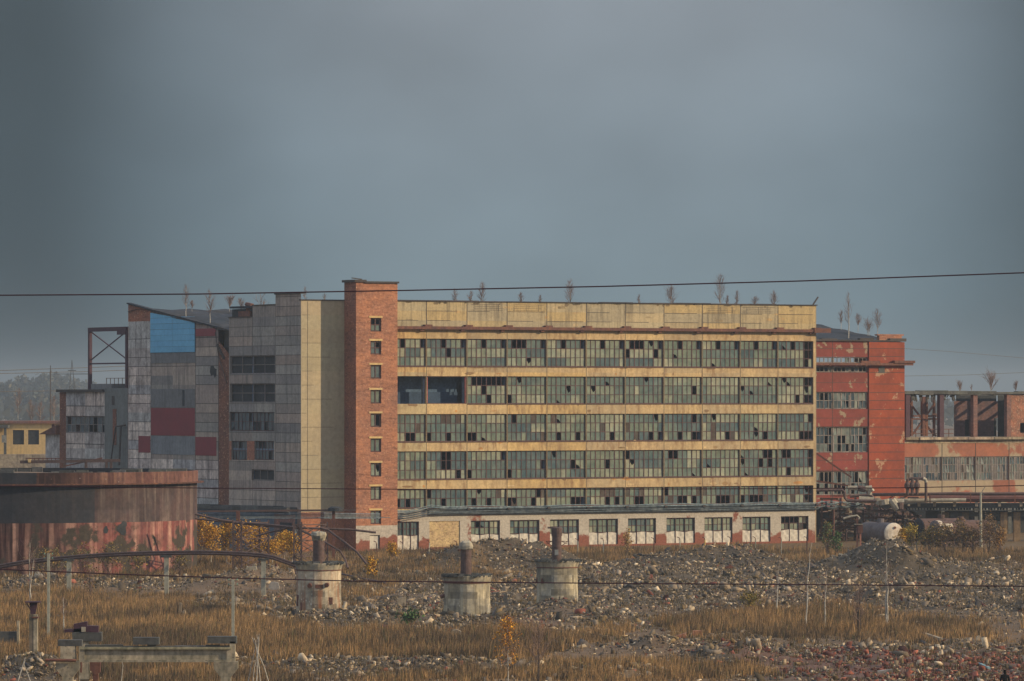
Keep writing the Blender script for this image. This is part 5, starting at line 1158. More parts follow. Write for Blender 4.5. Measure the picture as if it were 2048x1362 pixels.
# tangled steel rack behind the tank wagons
rk = thing('steel_rack', 'dark tangle of collapsed steel trusses and pipes beside the cream block corner', 'steel rack', (k_(1700) * 662, 662, 0))
b_ = MB()
for i in range(170):
    x = rnd.uniform(1638, 1830); y = rnd.uniform(995, 1075); dd = rnd.uniform(655, 672); L = rnd.uniform(12, 60)
    t = rnd.choice([0, 0, 0, .12, -.1, 1.57, 1.57, .8, -.7]); 
    b_.bar(G(x, y, dd), G(x + L * math.cos(t), y + L * .7 * math.sin(t), dd + rnd.uniform(-3, 3)), rnd.uniform(.1, .32), 0, tint(.6, .15))
b_.build('bent_members', M_pipe, rk)
for p in (1645, 1664, 1682, 1712, 1745, 1790, 1808, 1822): b_ = MB(); b_.bar((k_(p) * 670, 670 + rnd.random() * 5, -.4), (k_(p) * 670, 671, Zd(996, 670)), .28); b_.build('upright', M_pipe, rk)
for q, (a, b2) in enumerate((((1633, 907), (1703, 955)), ((1633, 962), (1700, 972)))):
    b_ = MB(); b_.bar(G(*a, 656), G(*b2, 656), .22); b_.build('diagonal', M_rust, rk)
b_ = MB()
for q in range(26):
    x = rnd.uniform(1640, 1820); y = rnd.uniform(985, 1060); b_.box(G(x, y, 655 + rnd.random() * 10), G(x + rnd.uniform(3, 10), y + rnd.uniform(2, 6), 654), 0, tint(.7))
b_.build('scrap_plates', M_tan, rk)
b_ = MB(); b_.box(G(1632, 1095, 676), G(1850, 1000, 677)); b_.build('dark_shade_sheet', M_dark, rk)  # dark sheet added behind the rack in place of its shade

# tank wagons
def wagon(label, c, axis, R_, L, capm, bodym, group='tank wagons parked below the gallery'):
    a = Vector(axis).normalized(); side = Vector((-a.y, a.x, 0)); root = thing('tank_wagon', label, 'tank wagon', (c[0], c[1], 0), 0, group)
    def ringc(t, r, n=28): return [tuple(Vector(c) + a * t + side * (r * math.cos(2 * math.pi * j / n)) + Vector((0, 0, r * math.sin(2 * math.pi * j / n)))) for j in range(n)]
    b = MB(); n = 28; ts = [0, .05, L * .33, L * .33 + .01, L * .66, L - .05, L]
    rs = [ringc(t, R_) for t in ts]; b.add([v for g in rs for v in g], [(i * n + j, i * n + (j + 1) % n, (i + 1) * n + (j + 1) % n, (i + 1) * n + j) for i in range(len(ts) - 1) for j in range(n)]); b.build('barrel', bodym, root, smooth=True)
    for sg, t0 in ((-1, 0), (1, L)):
        b = MB(); prof = [(R_, 0), (R_ * .93, .12), (R_ * .7, .26), (R_ * .35, .35), (.01, .38)]
        rs = [ringc(t0 + sg * d, r) for r, d in prof]; b.add([v for g in rs for v in g], [((i + 1) * n + j, (i + 1) * n + (j + 1) % n, i * n + (j + 1) % n, i * n + j) for i in range(len(prof) - 1) for j in range(n)]); b.build('end_cap', capm, root, smooth=False)
    b = MB(); m0 = Vector(c) + a * (L / 2); b.tube([m0 + Vector((0, 0, R_ - .1)), m0 + Vector((0, 0, R_ + .45))], .45, 12); b.build('dome', bodym, root)
    b = MB(); z = c[2] - R_ - .1
    for s_ in (-.7, .7): b.bar(Vector((c[0], c[1], z)) + side * s_ - a * .5, Vector((c[0], c[1], z)) + side * s_ + a * (L + .5), .22)
    b.build('underframe', M_pipe, root)
    for t in (1.2, 2.6, L - 2.6, L - 1.2):
        for s_ in (-.75, .75):
            p = Vector((c[0], c[1], .42)) + a * t + side * s_; b = MB(); b.tube([p - side * .06, p + side * .06], .42, 14); b.build('wheel', M_pipe, root)
    return root, a, side
ax1 = (-.40, .9165, 0)
c1 = (k_(1787) * 633, 633, Zd(1067, 633))
M_silver = mat('chalky_tank_end', (.72, .66, .54), (.46, .41, .34), .9, .2, 2, streak=(.4, .28, .18), sa=.5)
M_tk = mat('grey_tank_steel', (.16, .15, .155), (.10, .09, .10), .6, .3, 2, streak=(.2, .12, .08), sa=.4)
wg, a_, sd_ = wagon('grey tank wagon with sunlit whitish domed end facing the viewer', c1, ax1, 1.36, 7.0, M_silver, M_tk)
p = Vector(c1) - a_ * .3; b_ = MB(); b_.tube([p + Vector((0, 0, .75)) - a_ * .05, p + Vector((0, 0, .75)) - a_ * .16], .16, 10); b_.build('hatch', M_rust, wg)
c2 = (k_(1869) * 640, 640, Zd(1062, 640))
wg, a_, sd_ = wagon('second tank wagon with grey end cap and white lettered panel, among shrubs', c2, (C30, S30, 0), 1.36, 8.0, M_tk, mat('rusty_tank_steel', (.13, .075, .062), (.085, .06, .055), .6, .3, 2))
b_ = MB(); n = 28
def arcq(t0, t1, a0, a1, r, m=0, cc=(1, 1, 1)):
    for i in range(6):
        u, v = a0 + (a1 - a0) * i / 6, a0 + (a1 - a0) * (i + 1) / 6
        f = lambda t, an: tuple(Vector(c2) + a_ * t - sd_ * (r * math.cos(an)) + Vector((0, 0, r * math.sin(an))))
        b_.quad(f(t0, u), f(t1, u), f(t1, v), f(t0, v), m, cc)
arcq(.1, .7, -.6, 1.5, 1.375, 0, (1, 1, 1)); arcq(.7, 1.9, -.3, .2, 1.37, 0, (.8, .8, .75)); b_.build('pale_band', M_silver, wg)
b_ = MB(); arcq(1.0, 2.0, .38, .75, 1.39, 0, (1.3, 1.35, 1.3)); pn = b_.build('number_panel', M_silver, wg)
b_ = MB()
for t0, segs in ((1.15, ((0, .16, .45, .48), (.0, .03, .45, .68), (0, .16, .65, .68), )), (1.42, ((0, .16, .65, .68), (.13, .16, .45, .68), (0, .05, .45, .48))), (1.7, ((0, .16, .65, .68), (.10, .14, .45, .68)))):
    for (u0, u1, v0, v1) in segs: arcq(t0 + u0, t0 + u1, v0, v1, 1.40)
b_.build('number_marks', M_dark, pn)
c3 = (k_(1838) * 652, 652, Zd(1058, 652))
wagon('dark rusty tank wagon half hidden between the two paler tank wagons', c3, (C30, S30, 0), 1.36, 7.0, M_tanblack, MATS['rusty_tank_steel'])
# electrical cabinet on posts
Y = 620.; cx_ = k_(1719) * Y
cab = thing('electrical_cabinet', 'rusty electrical cabinet on two steel posts left of the white-ended tank wagon', 'cabinet', (cx_, Y, 0))
for p, t_ in ((1714.5, 1034), (1721, 1066)): b_ = MB(); b_.bar((k_(p) * Y, Y, -.3), (k_(p) * Y, Y, Zd(t_, Y)), .2, 0, (1, 1, 1) if p < 1716 else (3, 3, 2.8)); b_.build('leg', M_rust, cab)
b_ = MB(); b_.box(W(1716, 1066, Y - .2), W(1725, 1049, Y + .3)); b_.build('box', M_rust, cab)
b_ = MB(); b_.box(W(1709, 1049, Y - .3), W(1725, 1048, Y + .4)); b_.build('lid', M_insul, cab)
b_ = MB(); b_.tube([W(1687, 1037, Y), W(1700, 1033, Y), W(1714, 1031, Y), W(1719, 1036, Y)], .14, 6); b_.box(W(1716, 1038, Y - .1), W(1720.5, 1034, Y + .1)); b_.build('lamp_arm', M_insul, cab)

# ================================================================== WIRES
def wire(label, pts, D, r, m=None, D1=None):
    P = []
    n = len(pts)
    for i, (px, py) in enumerate(pts): d = D if D1 is None else D + (D1 - D) * i / (n - 1); P.append((k_(px) * d, d, Zd(py, d)))
    b = MB(); b.tube(P, r, 5, cap=False); tag(b.build('overhead_wire', m or M_wire, None), label, 'wire')
wire('dark overhead wire crossing the sky above the roofs, rising to the right', [(-900, 584), (0, 590.5), (400, 588), (800, 581), (1200, 573), (1600, 562), (2048, 545.5), (2900, 512)], 250, .034)
wire('dark overhead wire crossing rubble at silo height over whole width', [(-900, 1115), (0, 1138.5), (250, 1149), (466, 1156), (700, 1162), (1200, 1166.5), (1600, 1169), (2048, 1172.5), (2900, 1180)], 250, .03)
wire('dark overhead wire crossing the tank and facade at sixth storey sill height', [(-900, 965), (0, 972), (400, 976), (900, 979), (1500, 977.5), (1800, 975.5), (2048, 971), (2900, 952)], 260, .024)
for i, (a, b2, lb) in enumerate(((741, 735, 'uppermost distant power line left of the steel frame'), (747, 743, 'middle distant power line left of the steel frame'), (783, 781, 'lowest distant power line left of the steel frame'))):
    wire(lb, [(-400, a + 1), (0, a), (180, b2), (256, b2 - 3)], 1400, .09, M_wood)
wire('faint distant power line right of the red wing', [(1808, 697), (1900, 703), (2048, 716), (2300, 730)], 1500, .06, M_wood)
wire('second faint distant power line above the ruined building', [(1808, 752), (1930, 750), (2048, 745), (2300, 735)], 1500, .06, M_wood)

# ================================================================== PERSON
def skin(name, joints, edges, m, parent=None, lvl=1):
    me = bpy.data.meshes.new(name); me.from_pydata([j[0] for j in joints], edges, [])
    o = bpy.data.objects.new(name, me); col.objects.link(o); o.parent = parent; me.materials.append(m)
    md = o.modifiers.new('skin', 'SKIN'); md.use_smooth_shade = True
    if not me.skin_vertices: me.skin_vertices.new(name='') if hasattr(me.skin_vertices, 'new') else None
    sv = me.skin_vertices[0].data if me.skin_vertices else None
    if sv:
        for i, j in enumerate(joints): sv[i].radius = (j[1], j[2] if len(j) > 2 else j[1]); sv[i].use_root = (i == 0)
    ss = o.modifiers.new('sub', 'SUBSURF'); ss.levels = lvl; ss.render_levels = lvl; return o
Y = 318.; x = k_(2010) * Y; g = gz(x, Y)
per = thing('person', 'person in black jacket walking away over red brick rubble, bottom right corner', 'person', (x, Y, g), R(8)); ROOT[per] = Matrix.Identity(4)
zo = Zd(1341, Y) - 1.76 - g
J = [((0, 0, .98), .15, .11), ((0, 0, 1.2), .145, .1), ((0, .01, 1.42), .19, .11), ((0, .01, 1.52), .07, .07), ((0, .0, 1.6), .075, .085), ((0, -.01, 1.69), .078, .095), ((0, 0, 1.76), .045, .05),
     ((-.2, 0, 1.43), .065), ((-.29, .02, 1.16), .048), ((-.33, -.06, .93), .036), ((.2, 0, 1.43), .065), ((.28, .03, 1.16), .048), ((.31, -.05, .93), .036),
     ((-.1, 0, .9), .095), ((-.11, -.06, .5), .065), ((-.11, .02, .09), .045), ((-.11, -.14, .04), .04), ((.1, 0, .9), .095), ((.12, .1, .5), .065), ((.12, .2, .1), .045), ((.12, .06, .04), .04),
     ((-.335, -.08, .86), .03, .02), ((.315, -.07, .86), .03, .02)]
J = [((a[0], a[1], a[2] + zo), *r) for a, *r in J]
E = [(0, 1), (1, 2), (2, 3), (3, 4), (4, 5), (5, 6), (2, 7), (7, 8), (8, 9), (2, 10), (10, 11), (11, 12), (0, 13), (13, 14), (14, 15), (15, 16), (0, 17), (17, 18), (18, 19), (19, 20), (9, 21), (12, 22)]
for h, sx in ((21, -1), (22, 1)):
    hx, hy, hz = J[h][0]
    for f, (dx, l) in enumerate(((-.027, .065), (-.009, .078), (.009, .074), (.027, .06))):
        n0 = len(J); J += [((hx + dx, hy - .01, hz - .03), .009), ((hx + dx, hy - .025, hz - .03 - l * .6), .008), ((hx + dx * .9, hy - .04 * 1.1, hz - .03 - l), .007)]; E += [(h, n0), (n0, n0 + 1), (n0 + 1, n0 + 2)]
    n0 = len(J); J += [((hx - sx * .035, hy - .03, hz + .01), .011), ((hx - sx * .045, hy - .05, hz - .03), .009)]; E += [(h, n0), (n0, n0 + 1)]
M_skin = mat('skin', (.42, .25, .18), None, bump=0, fine=.02); M_jacket = mat('black_jacket', (.022, .024, .034), None, fine=.2); M_jeans = mat('dark_trousers', (.05, .06, .09), None); M_hair = mat('brown_hair', (.05, .03, .03), None)
skin('body', J, E, M_skin, per)
J2 = [(J[i][0], J[i][1] * 1.16 + .012, (J[i][2] if len(J[i]) > 2 else J[i][1]) * 1.18 + .014) for i in range(13)]; J2[0] = (J2[0][0], .2, .15); J2[3] = (J2[3][0], .095, .095)
keep = [0, 1, 2, 3, 7, 8, 9, 10, 11, 12]; mp = {k: i for i, k in enumerate(keep)}
skin('jacket', [J2[k] for k in keep], [(mp[a], mp[b]) for a, b in E[:12] if a in mp and b in mp], M_jacket, per)
kl = [0, 13, 14, 15, 17, 18, 19]; mp = {k: i for i, k in enumerate(kl)}
skin('trousers', [(J[k][0], J[k][1] * 1.15 + .01) for k in kl], [(mp[a], mp[b]) for a, b in E if a in mp and b in mp], M_jeans, per)
skin('hair', [((0, .0, 1.70 + zo), .094, .1), ((0, .01, 1.75 + zo), .08, .09), ((0, .03, 1.64 + zo), .075, .06)], [(0, 1), (0, 2)], M_hair, per)
for s_, k in ((-1, 16), (1, 20)): 
    b_ = MB(); q = J[k][0]; b_.box((q[0] - .05, q[1] - .08, 0), (q[0] + .05, q[1] + .2, .1)); o = b_.build('shoe', M_dark, None); o.parent = per

# ================================================================== TREES
def perp(d):
    r = Vector((rnd.uniform(-1, 1), rnd.uniform(-1, 1), rnd.uniform(-1, 1))); return (r - d * r.dot(d)).normalized()
def branch(b, p, d, L, r, depth, ends, m=0, up=.25):
    n = 3; pts = [p]
    for i in range(n):
        d = (d + perp(d) * .16 + Vector((0, 0, up * .3))).normalized(); p = p + d * (L / n); pts.append(p)
    b.tube(pts, r, 3 if r < .05 else 5, m, r1=r * .5, cap=False)
    if depth > 0:
        for i in range(rnd.choice([3, 4, 4, 5])):
            t = rnd.uniform(.3, 1); q = pts[0].lerp(pts[-1], t); branch(b, q, (d + perp(d) * rnd.uniform(.5, .9)).normalized(), L * rnd.uniform(.4, .6), r * .5, depth - 1, ends, m, up)
    else: ends.append(pts[-1]); ends.append(pts[-2])
def leafmesh(ends, n, s, colr, spread):
    b = MB()
    for i in range(n):
        c = rnd.choice(ends) + Vector((rnd.gauss(0, spread), rnd.gauss(0, spread), rnd.gauss(0, spread)))
        u = Vector((rnd.uniform(-1, 1), rnd.uniform(-1, 1), rnd.uniform(-1, 1))).normalized(); v = perp(u); q = s * rnd.uniform(.5, 1.3); k = rnd.uniform(.55, 1.3)
        cc = rnd.choice(colr); b.add([tuple(c + u * q), tuple(c + v * q * .7), tuple(c - u * q), tuple(c - v * q * .7)], [(0, 1, 2, 3)], 0, tuple(x * k for x in cc))
    return b
YEL = [(.62, .34, .03), (.52, .26, .03), (.68, .42, .06), (.40, .22, .04)]
OLV = [(.16, .13, .05), (.22, .16, .05), (.11, .10, .05), (.28, .17, .05)]
BRN = [(.20, .13, .07), (.15, .10, .06), (.26, .16, .07)]
GRN = [(.07, .14, .05), (.10, .17, .06)]
def birch(label, pos, H, width, nb=26, leaves=None, nl=0, group=None, name='birch_tree', lean=0.0, bark=None, r0=None, low=.25, stems=1, cat='tree', tw=.022, ls=.1):
    H = float(H); width = float(width); pos = Vector([float(q) for q in pos]); root = thing(name, label, cat, tuple(pos), 0, group); b = MB(); cw = MB(); ends = []
    for s_ in range(stems):
        ln = Vector((lean + (rnd.uniform(-.12, .12) if s_ > 0 else 0), rnd.uniform(-.05, .05), 0)); h = H * (1 if s_ == 0 else rnd.uniform(.6, .95))
        pts = []; k = 7; ofs = Vector((0, 0, 0)) if s_ == 0 else Vector((rnd.uniform(-.15, .15), rnd.uniform(-.15, .15), 0))
        for i in range(k + 1): t = i / k; pts.append(pos + ofs + Vector((0, 0, h * t - .15 * (i == 0))) + ln * h * t * t + Vector((rnd.uniform(-1, 1), rnd.uniform(-1, 1), 0)) * .012 * H * (t > 0))
        r_0 = r0 or H * .013 + .012; b.tube(pts, r_0, 6, r1=r_0 * .2)
        for i in range(nb // stems):
            t = low + (1 - low) * (i + rnd.random()) / (nb // stems); t = min(t, .99); f = t * k; q = pts[int(f)].lerp(pts[min(int(f) + 1, k)], f - int(f))
            wl = width * (1 - abs((t - low) / (1 - low) - .28) / .95) ** .8 if t < 1 else .1; wl = max(wl, .06 * width)
            a = rnd.uniform(0, 6.283); d = Vector((math.cos(a), math.sin(a), rnd.uniform(1.1, 2.4))).normalized()
            branch(cw, q, d, wl * rnd.uniform(.8, 1.25), tw * (1 - .5 * t), 1, ends)
    b.build('trunk', bark or M_bark, root)
    crown = cw.build('crown', M_twig, root)
    if leaves and nl: leafmesh(ends, nl, ls, leaves, .12 * width).build('leaves', M_leaf, crown)
    return root
RT_ = 'young birches growing on the roofs'
# saplings on the front block roof : column, row of the tip
roofs = [(910, 580, .7), (942, 584, .7), (964, 567, 1.0), (1042, 588, .8), (1080, 591, .5), (1140, 564, 1.3), (1278, 590, .5), (1343, 579, 1.5), (1440, 553, 1.6), (1455, 592, .6), (1474, 583, .7), (1510, 596, .8), (1548, 586, 1.0)]
desc = ['small bare birch, first from brick tower on the cream block roof', 'small bare birch, second from brick tower on the cream block roof', 'bushy bare birch, third from brick tower on the cream block roof',
        'short bare birch, fourth from brick tower on the cream block roof', 'tiny bare birch, fifth from brick tower on the cream block roof', 'dense bare birch with pale trunk, sixth from brick tower on the cream block roof',
        'tiny bare birch, seventh from brick tower on the cream block roof', 'wide bare birch, eighth from brick tower on the cream block roof', 'tallest bare birch on the cream block roof, topped by a few last leaves',
        'tiny bare birch just right of the tallest one on the cream block roof', 'slim bare birch, second right of the tallest one on the cream block roof', 'low bare bush, third right of the tallest birch on the cream block roof', 'loose bare birch nearest the right end of the cream block roof']
for (p, q, wd), d in zip(roofs, desc):
    yp = 6.0; X = FX(p, yp); zz = TOPZ - .5; pos = F2W((X, yp, zz)); H = Zd(q, pos[1]) - zz
    birch(d, pos, H, wd, 34 if H < 2.2 else 46, group=RT_, low=.12, tw=.026)
pos = F2W((FX(649, 5), 5, 30.8)); birch('tiny bare birch on the roof left of the brick tower', pos, Zd(588, pos[1]) - 30.8, .5, 16, group=RT_, tw=.03)
pos = F2W((FX(610, 5), 5, 30.8)); birch('thin bare birch behind the tallest grey wall corner', pos, Zd(574, pos[1]) - 30.8, .5, 20, group=RT_, tw=.03)
pos = F2W((FX(522, 12), 12, 28.9)); birch('spreading bare shrub on the grey stepped roof', pos, Zd(590, pos[1]) - 28.9, 1.5, 12, group=RT_, low=.3, tw=.04, stems=2)
for p, q, base, wd, d in ((372, 572, 632, 1.0, 'tallest birch with white trunk on the dark roof at left'), (420, 584, 648, 1.2, 'second white-trunked birch on the dark roof at left'), (384, 603, 622, .5, 'tiny birch between the two tall ones on the dark left roof'), (459, 600, 622, 1.3, 'leafless shrubby birch on the left roof ridge near the red vent'), (481, 600, 632, .9, 'small birch right beside the red roof vent')):
    X_ = None; best = None
    for yy in np.arange(21, 48, .5):       # the point of the slope seen at that row
        X = FX(p, yy); zz = roofz(X, yy); e = abs(FZ(p, base, yy) - zz)
        if best is None or e < best[0]: best = (e, X, yy, zz)
    _, X, yy, zz = best; pos = F2W((X, yy, zz)); birch(d, pos, Zd(q, pos[1]) - zz, wd, 42, group=RT_, low=.25, tw=.027)
for p, q, base, wd, d in ((1682, 622, 660, .7, 'slim bare birch left of the tallest one on the red wing roof'), (1697, 588, 675, 1.2, 'tallest bare birch on the red wing roof'), (1716, 630, 662, .8, 'short bare birch right of the tallest one on the red wing roof'), (1755, 622, 674, 1.2, 'bare birch on the red wing roof nearest its brick parapet'), (1736, 642, 672, 1.3, 'low bare bush between birches on the red wing roof')):
    best = None
    for yy in np.arange(20.5, 47, .5):
        X = FX(p, yy); zz = roofz(X, yy) - .9 * float(sm(60, 90, np.array([X]))[0]); e = abs(FZ(p, base, yy) - zz)
        if best is None or e < best[0]: best = (e, X, yy, zz)
    _, X, yy, zz = best; pos = F2W((X, yy, zz)); birch(d, pos, Zd(q, pos[1]) - zz, wd, 40, group=RT_, low=.3, tw=.027, stems=3 if 'bush' in d else 1)
for p, q, wd, nb, d, st_ in ((1920, 766, 1.0, 26, 'round leafless bush on the ruined building roof', 3), (1943, 770, .4, 14, 'thin sapling beside the round bush on the ruin roof', 1), (1982, 752, 1.9, 44, 'widest leafless shrub on the ruined building roof', 3), (2032, 766, .9, 26, 'ragged shrub on the ruin roof at right edge', 2)):
    yp = YU + 3; pos = F2W((FX(p, yp), yp, zr_ + .3)) if False else F2W((FX(p, yp), yp, UZ(788) + .3)); birch(d, pos, Zd(q, pos[1]) - pos[2], wd, nb, group=RT_, low=.1, stems=st_, tw=.035)
# birches in front of the yellow building and on the plain
YB_ = 'thin birches by the yellow building'
for p, q, base, d in ((37, 780, 840, 'leftmost thin birch above the yellow building roof'), (63, 803, 845, 'reddish twigged birch above the yellow building roof'), (108, 795, 845, 'white stemmed birch beside the low grey block'), (82, 808, 842, 'faint small birch in the middle above the yellow roof')):
    Dd = 950.; pos = (k_(p) * Dd, Dd, 9.5); birch(d, pos, Zd(q, Dd) - 9.5, 1.6, 40, group=YB_, low=.55, tw=.05, r0=.12)
pl_b = [(60, 1085, 1205, 2.0, 2, 'forked leafless birch with white trunk at far left'), (127, 1195, 1262, .5, 1, 'thin white birch stem in dry grass beside tall utility pole'), (1617, 1085, 1262, .9, 1, 'tall leaning white birch stem, taller one left of the dark shrubby trees'), (1652, 1140, 1262, .8, 1, 'shorter leaning white birch stem left of the dark shrubby tree'),
        (1557, 1125, 1228, .6, 1, 'faint slim birch rising left of the tall leaning birch'), (1772, 1085, 1256, 1.1, 2, 'white birch with forked top at right of the dark shrubby tree')]
for p, q, base, wd, st_, d in pl_b:
    Y = GY(base); x = k_(p) * Y; g = gz(x, Y); ln = {1617: .05, 1652: .04, 1557: .04}.get(p, 0)
    birch(d, (x - ln * 3, Y, g), Zd(q, Y) - g, wd, 22, group='slender birches on the plain', low=.35, stems=st_, lean=ln, r0=.085, tw=.02)
Y = GY(1268); x = k_(1718) * Y; birch('dark leafless shrubby tree with several stems between white birches', (x, Y, gz(x, Y)), 4.6, 1.3, 50, name='bare_tree', bark=M_barkd, low=.15, stems=4, r0=.05, tw=.022)
Y = 330.; x = k_(1076) * Y; birch('dark leafless young tree at bottom centre', (x, Y, gz(x, Y)), 4.2, 1.6, 30, name='bare_tree', bark=M_barkd, low=.3, stems=2, r0=.055, tw=.024)
Y = 333.; x = k_(1016) * Y; birch('small birch with orange autumn leaves at bottom centre', (x, Y, gz(x, Y)), 3.9, 1.25, 34, leaves=[(.55, .25, .03), (.62, .32, .04), (.42, .18, .03)], nl=620, name='autumn_birch', low=.2, r0=.045, ls=.075)
Y = 300.
for i, (p, q, base, dx, d) in enumerate(((511, 1277, 1362, 3.0, 'bundle of bare birch poles leaning together right of the precast beam'), (48, 1320, 1362, 1.2, 'two white birch stems crossed like a letter A at bottom left'), (246, 1325, 1362, .1, 'single thin white stem under the precast beam'))):
    Yy = 318.; x = k_(p) * Yy; g = gz(x, Yy); zt = Zd(q, Yy); root = thing('birch_poles' if i < 2 else 'bare_birch', d, 'birch stems', (x, Yy, g))
    for s_ in ((-.5, -.22, 0, .05, .28, .8) if i == 0 else (-.45, .55) if i == 1 else (-.15,)):
        b = MB(); y_ = Yy + rnd.uniform(-.5, .5); tx = x + rnd.uniform(-.05, .3) - s_ * .25 if i == 0 else x; b.tube([(x + s_ * 1.5, y_, g - .3), ((x + s_ * 1.5 + tx) / 2 + rnd.uniform(-.05, .05), y_, (g + zt) / 2), (tx, Yy, zt - rnd.random() * .4), (tx + rnd.uniform(-.1, .1), Yy, zt + rnd.random() * .3)], .042, 6, r1=.014); b.build('stem', M_bark, root)
# yellow larches / birches between tank and trestle
yl = [(403, 1048, 1.7, 'yellow autumn tree touching the right side of the red tank'), (422, 1062, 1.5, 'low yellow tree, second from the red tank'), (453, 1058, 1.7, 'conical yellow autumn tree in front of the blue annex'), (497, 1062, 1.9, 'bright yellow tree inside the left lattice tower'), (520, 1066, 1.6, 'yellow tree right of the left lattice tower, with dark twigs'), (568, 1076, 1.5, 'pointed yellow tree left of the right lattice tower'), (584, 1075, 1.2, 'narrow yellow tree behind the right lattice tower'), (545, 1096, 1.5, 'low yellow thicket between the two lattice towers')]
for p, q, wd, d in yl:
    Y = 566 + rnd.uniform(-6, 8); x = k_(p) * Y; g = gz(x, Y); birch(d, (x, Y, g), Zd(q, Y) - g, wd, 46, leaves=YEL, nl=1500, group='yellow autumn trees beside the tank', name='autumn_tree', low=.2, r0=.07, ls=.095)
for p, q, base, wd, nl, cl, d in ((742, 1118, 1158, .8, 700, YEL, 'small yellow bush at the end of the fallen pipe'), (783, 1090, 1120, .9, 500, YEL, 'small yellow sapling near the fence left of the grey mound'), (1256, 1062, 1108, .95, 420, [(.5, .33, .12), (.45, .3, .12)], 'pale yellow birch against the third window right of tall silo'),
        (1806, 1062, 1112, 1.0, 900, YEL, 'bright yellow bush beside the white-ended tank wagon'), (1822, 1058, 1110, 1.6, 900, [(.3, .24, .05), (.42, .30, .05)], 'yellow green bush right of the white-ended tank wagon'), (1655, 1052, 1102, 1.5, 700, OLV + GRN, 'olive bush beside the cream block corner'), (1672, 1068, 1102, 1.0, 600, GRN, 'green bush at foot of the thin brown pole'),
        (1860, 1068, 1112, 2.0, 1100, OLV, 'olive brown shrub in front of the lettered tank wagon'), (1890, 1066, 1112, 2.2, 1200, BRN + OLV, 'rusty brown shrub right of the lettered tank wagon'), (1925, 1058, 1112, 2.2, 1200, BRN + OLV, 'tall brown shrub left of the grey concrete pole'), (1945, 1070, 1114, 1.6, 700, BRN, 'low brown shrub at the foot of the grey concrete pole'),
        (1978, 1034, 1114, 2.0, 1100, BRN, 'tallest brown bush right of the grey concrete pole'), (2000, 1062, 1112, 1.4, 600, [(.34, .19, .06)], 'orange grassy bush before the gallery columns'),
        (90, 1118, 1168, 2.0, 400, OLV, 'olive shrub under the curved pipeline near the left edge'), (115, 1112, 1165, 1.8, 400, OLV, 'olive shrub right of the tall utility pole'), (180, 1122, 1200, 1.2, 120, OLV, 'dark twiggy bush in dry grass before the red tank'), (215, 1118, 1158, 2.2, 500, OLV, 'olive shrub at the foot of the red tank'), (165, 1100, 1158, 1.8, 300, OLV, 'taller olive shrub beneath the pipeline at left'),
        (275, 1128, 1155, 2.0, 400, OLV, 'low olive shrub at middle of the red tank foot'), (360, 1118, 1152, 1.8, 400, OLV, 'dark shrub at right of the red tank foot'), (820, 1245, 1262, 1.1, 500, GRN, 'dark green bush beside a pale block near middle silo'), (1500, 1205, 1232, 1.4, 500, [(.3, .2, .05), (.2, .17, .05)], 'yellowish shrub in the reeds right of centre')):
    Y = GY(base) if base > 1118 else GY(1112); x = k_(p) * Y; g = gz(x, Y); birch(d, (x, Y, g), max(.8, Zd(q, Y) - g), wd, 34, leaves=cl, nl=nl, name='bush', low=.05, stems=3, r0=.04, bark=M_barkd, cat='bush', ls=.11)

# far woods, seen through the haze
for i, (p, q, wd, Dd, d) in enumerate(((100, 746, 20, 4000, 'round dark treetop in the mist left of the steel frame'), (38, 758, 14, 4000, 'misty tree crown at the far left edge'), (143, 752, 22, 4600, 'misty tree crown behind the lattice pylon'), (12, 770, 16, 3700, 'misty tree at the picture left border'), (66, 785, 18, 3400, 'low misty tree above the yellow building'), (128, 790, 19, 3400, 'low misty tree left of the low grey block'))):
    pos = Vector((k_(p) * Dd, Dd, 0)); root = thing('misty_tree', d, 'tree', tuple(pos), 0, 'trees in the mist'); H = Zd(q, Dd); b = MB(); b.tube([pos, pos + Vector((0, 0, H * .6))], .6, 6, r1=.3); b.build('trunk', M_barkd, root)
    ends = []
    for j in range(70):
        u = Vector((rnd.gauss(0, 1), rnd.gauss(0, 1), rnd.gauss(0, 1))).normalized() * rnd.random() ** .4; ends.append(pos + Vector((u.x * wd, u.y * wd, H * .62 + u.z * H * .38)))
    leafmesh(ends, 2600, 2.0, [(.07, .075, .05), (.09, .08, .05)], 1.6).build('crown', M_leaf, root)
wv = []; wf = []
NW = 15000; xs = NR.uniform(-1, 1, NW) * 1300 ; ysw = NR.uniform(2700, 5200, NW); hh = (13 + 12 * fbm(xs / 60, ysw / 200, 3, 5)) * NR.uniform(.2, 1, NW)
ang = NR.uniform(0, 6.28, NW); sz = NR.uniform(1.8, 4.2, NW)
V = np.zeros((NW, 3, 3)); ctr = np.stack([xs, ysw, hh * .8], 1)
for j in range(3): V[:, j] = ctr + np.stack([np.cos(ang + j * 2.1) * sz, NR.uniform(-1, 1, NW), np.sin(ang + j * 2.1) * sz], 1)
o = np_mesh('far_woods', V.reshape(-1, 3), np.arange(NW * 3).reshape(-1, 3), np.repeat(np.array([[.07, .07, .05]]), NW, 0) * NR.uniform(.7, 1.3, (NW, 1)), M_leaf, 'stuff'); tag(o, 'distant woodland fading into the mist behind the plant', 'woods')
py_ = thing('lattice_pylon', 'faint steel lattice pylon in the mist left of the steel frame', 'pylon', (k_(144) * 2200, 2200, 0)); Dd = 2200.; b_ = MB()
cx_ = k_(144) * Dd; H = Zd(720, Dd)
for sx in (-1, 1):
    for sy in (-1, 1): b_.bar((cx_ + sx * 2.4, Dd + sy * 2.4, 0), (cx_ + sx * .9, Dd + sy * .9, H * .72), .3); b_.bar((cx_ + sx * .9, Dd + sy * .9, H * .72), (cx_, Dd, H), .25)
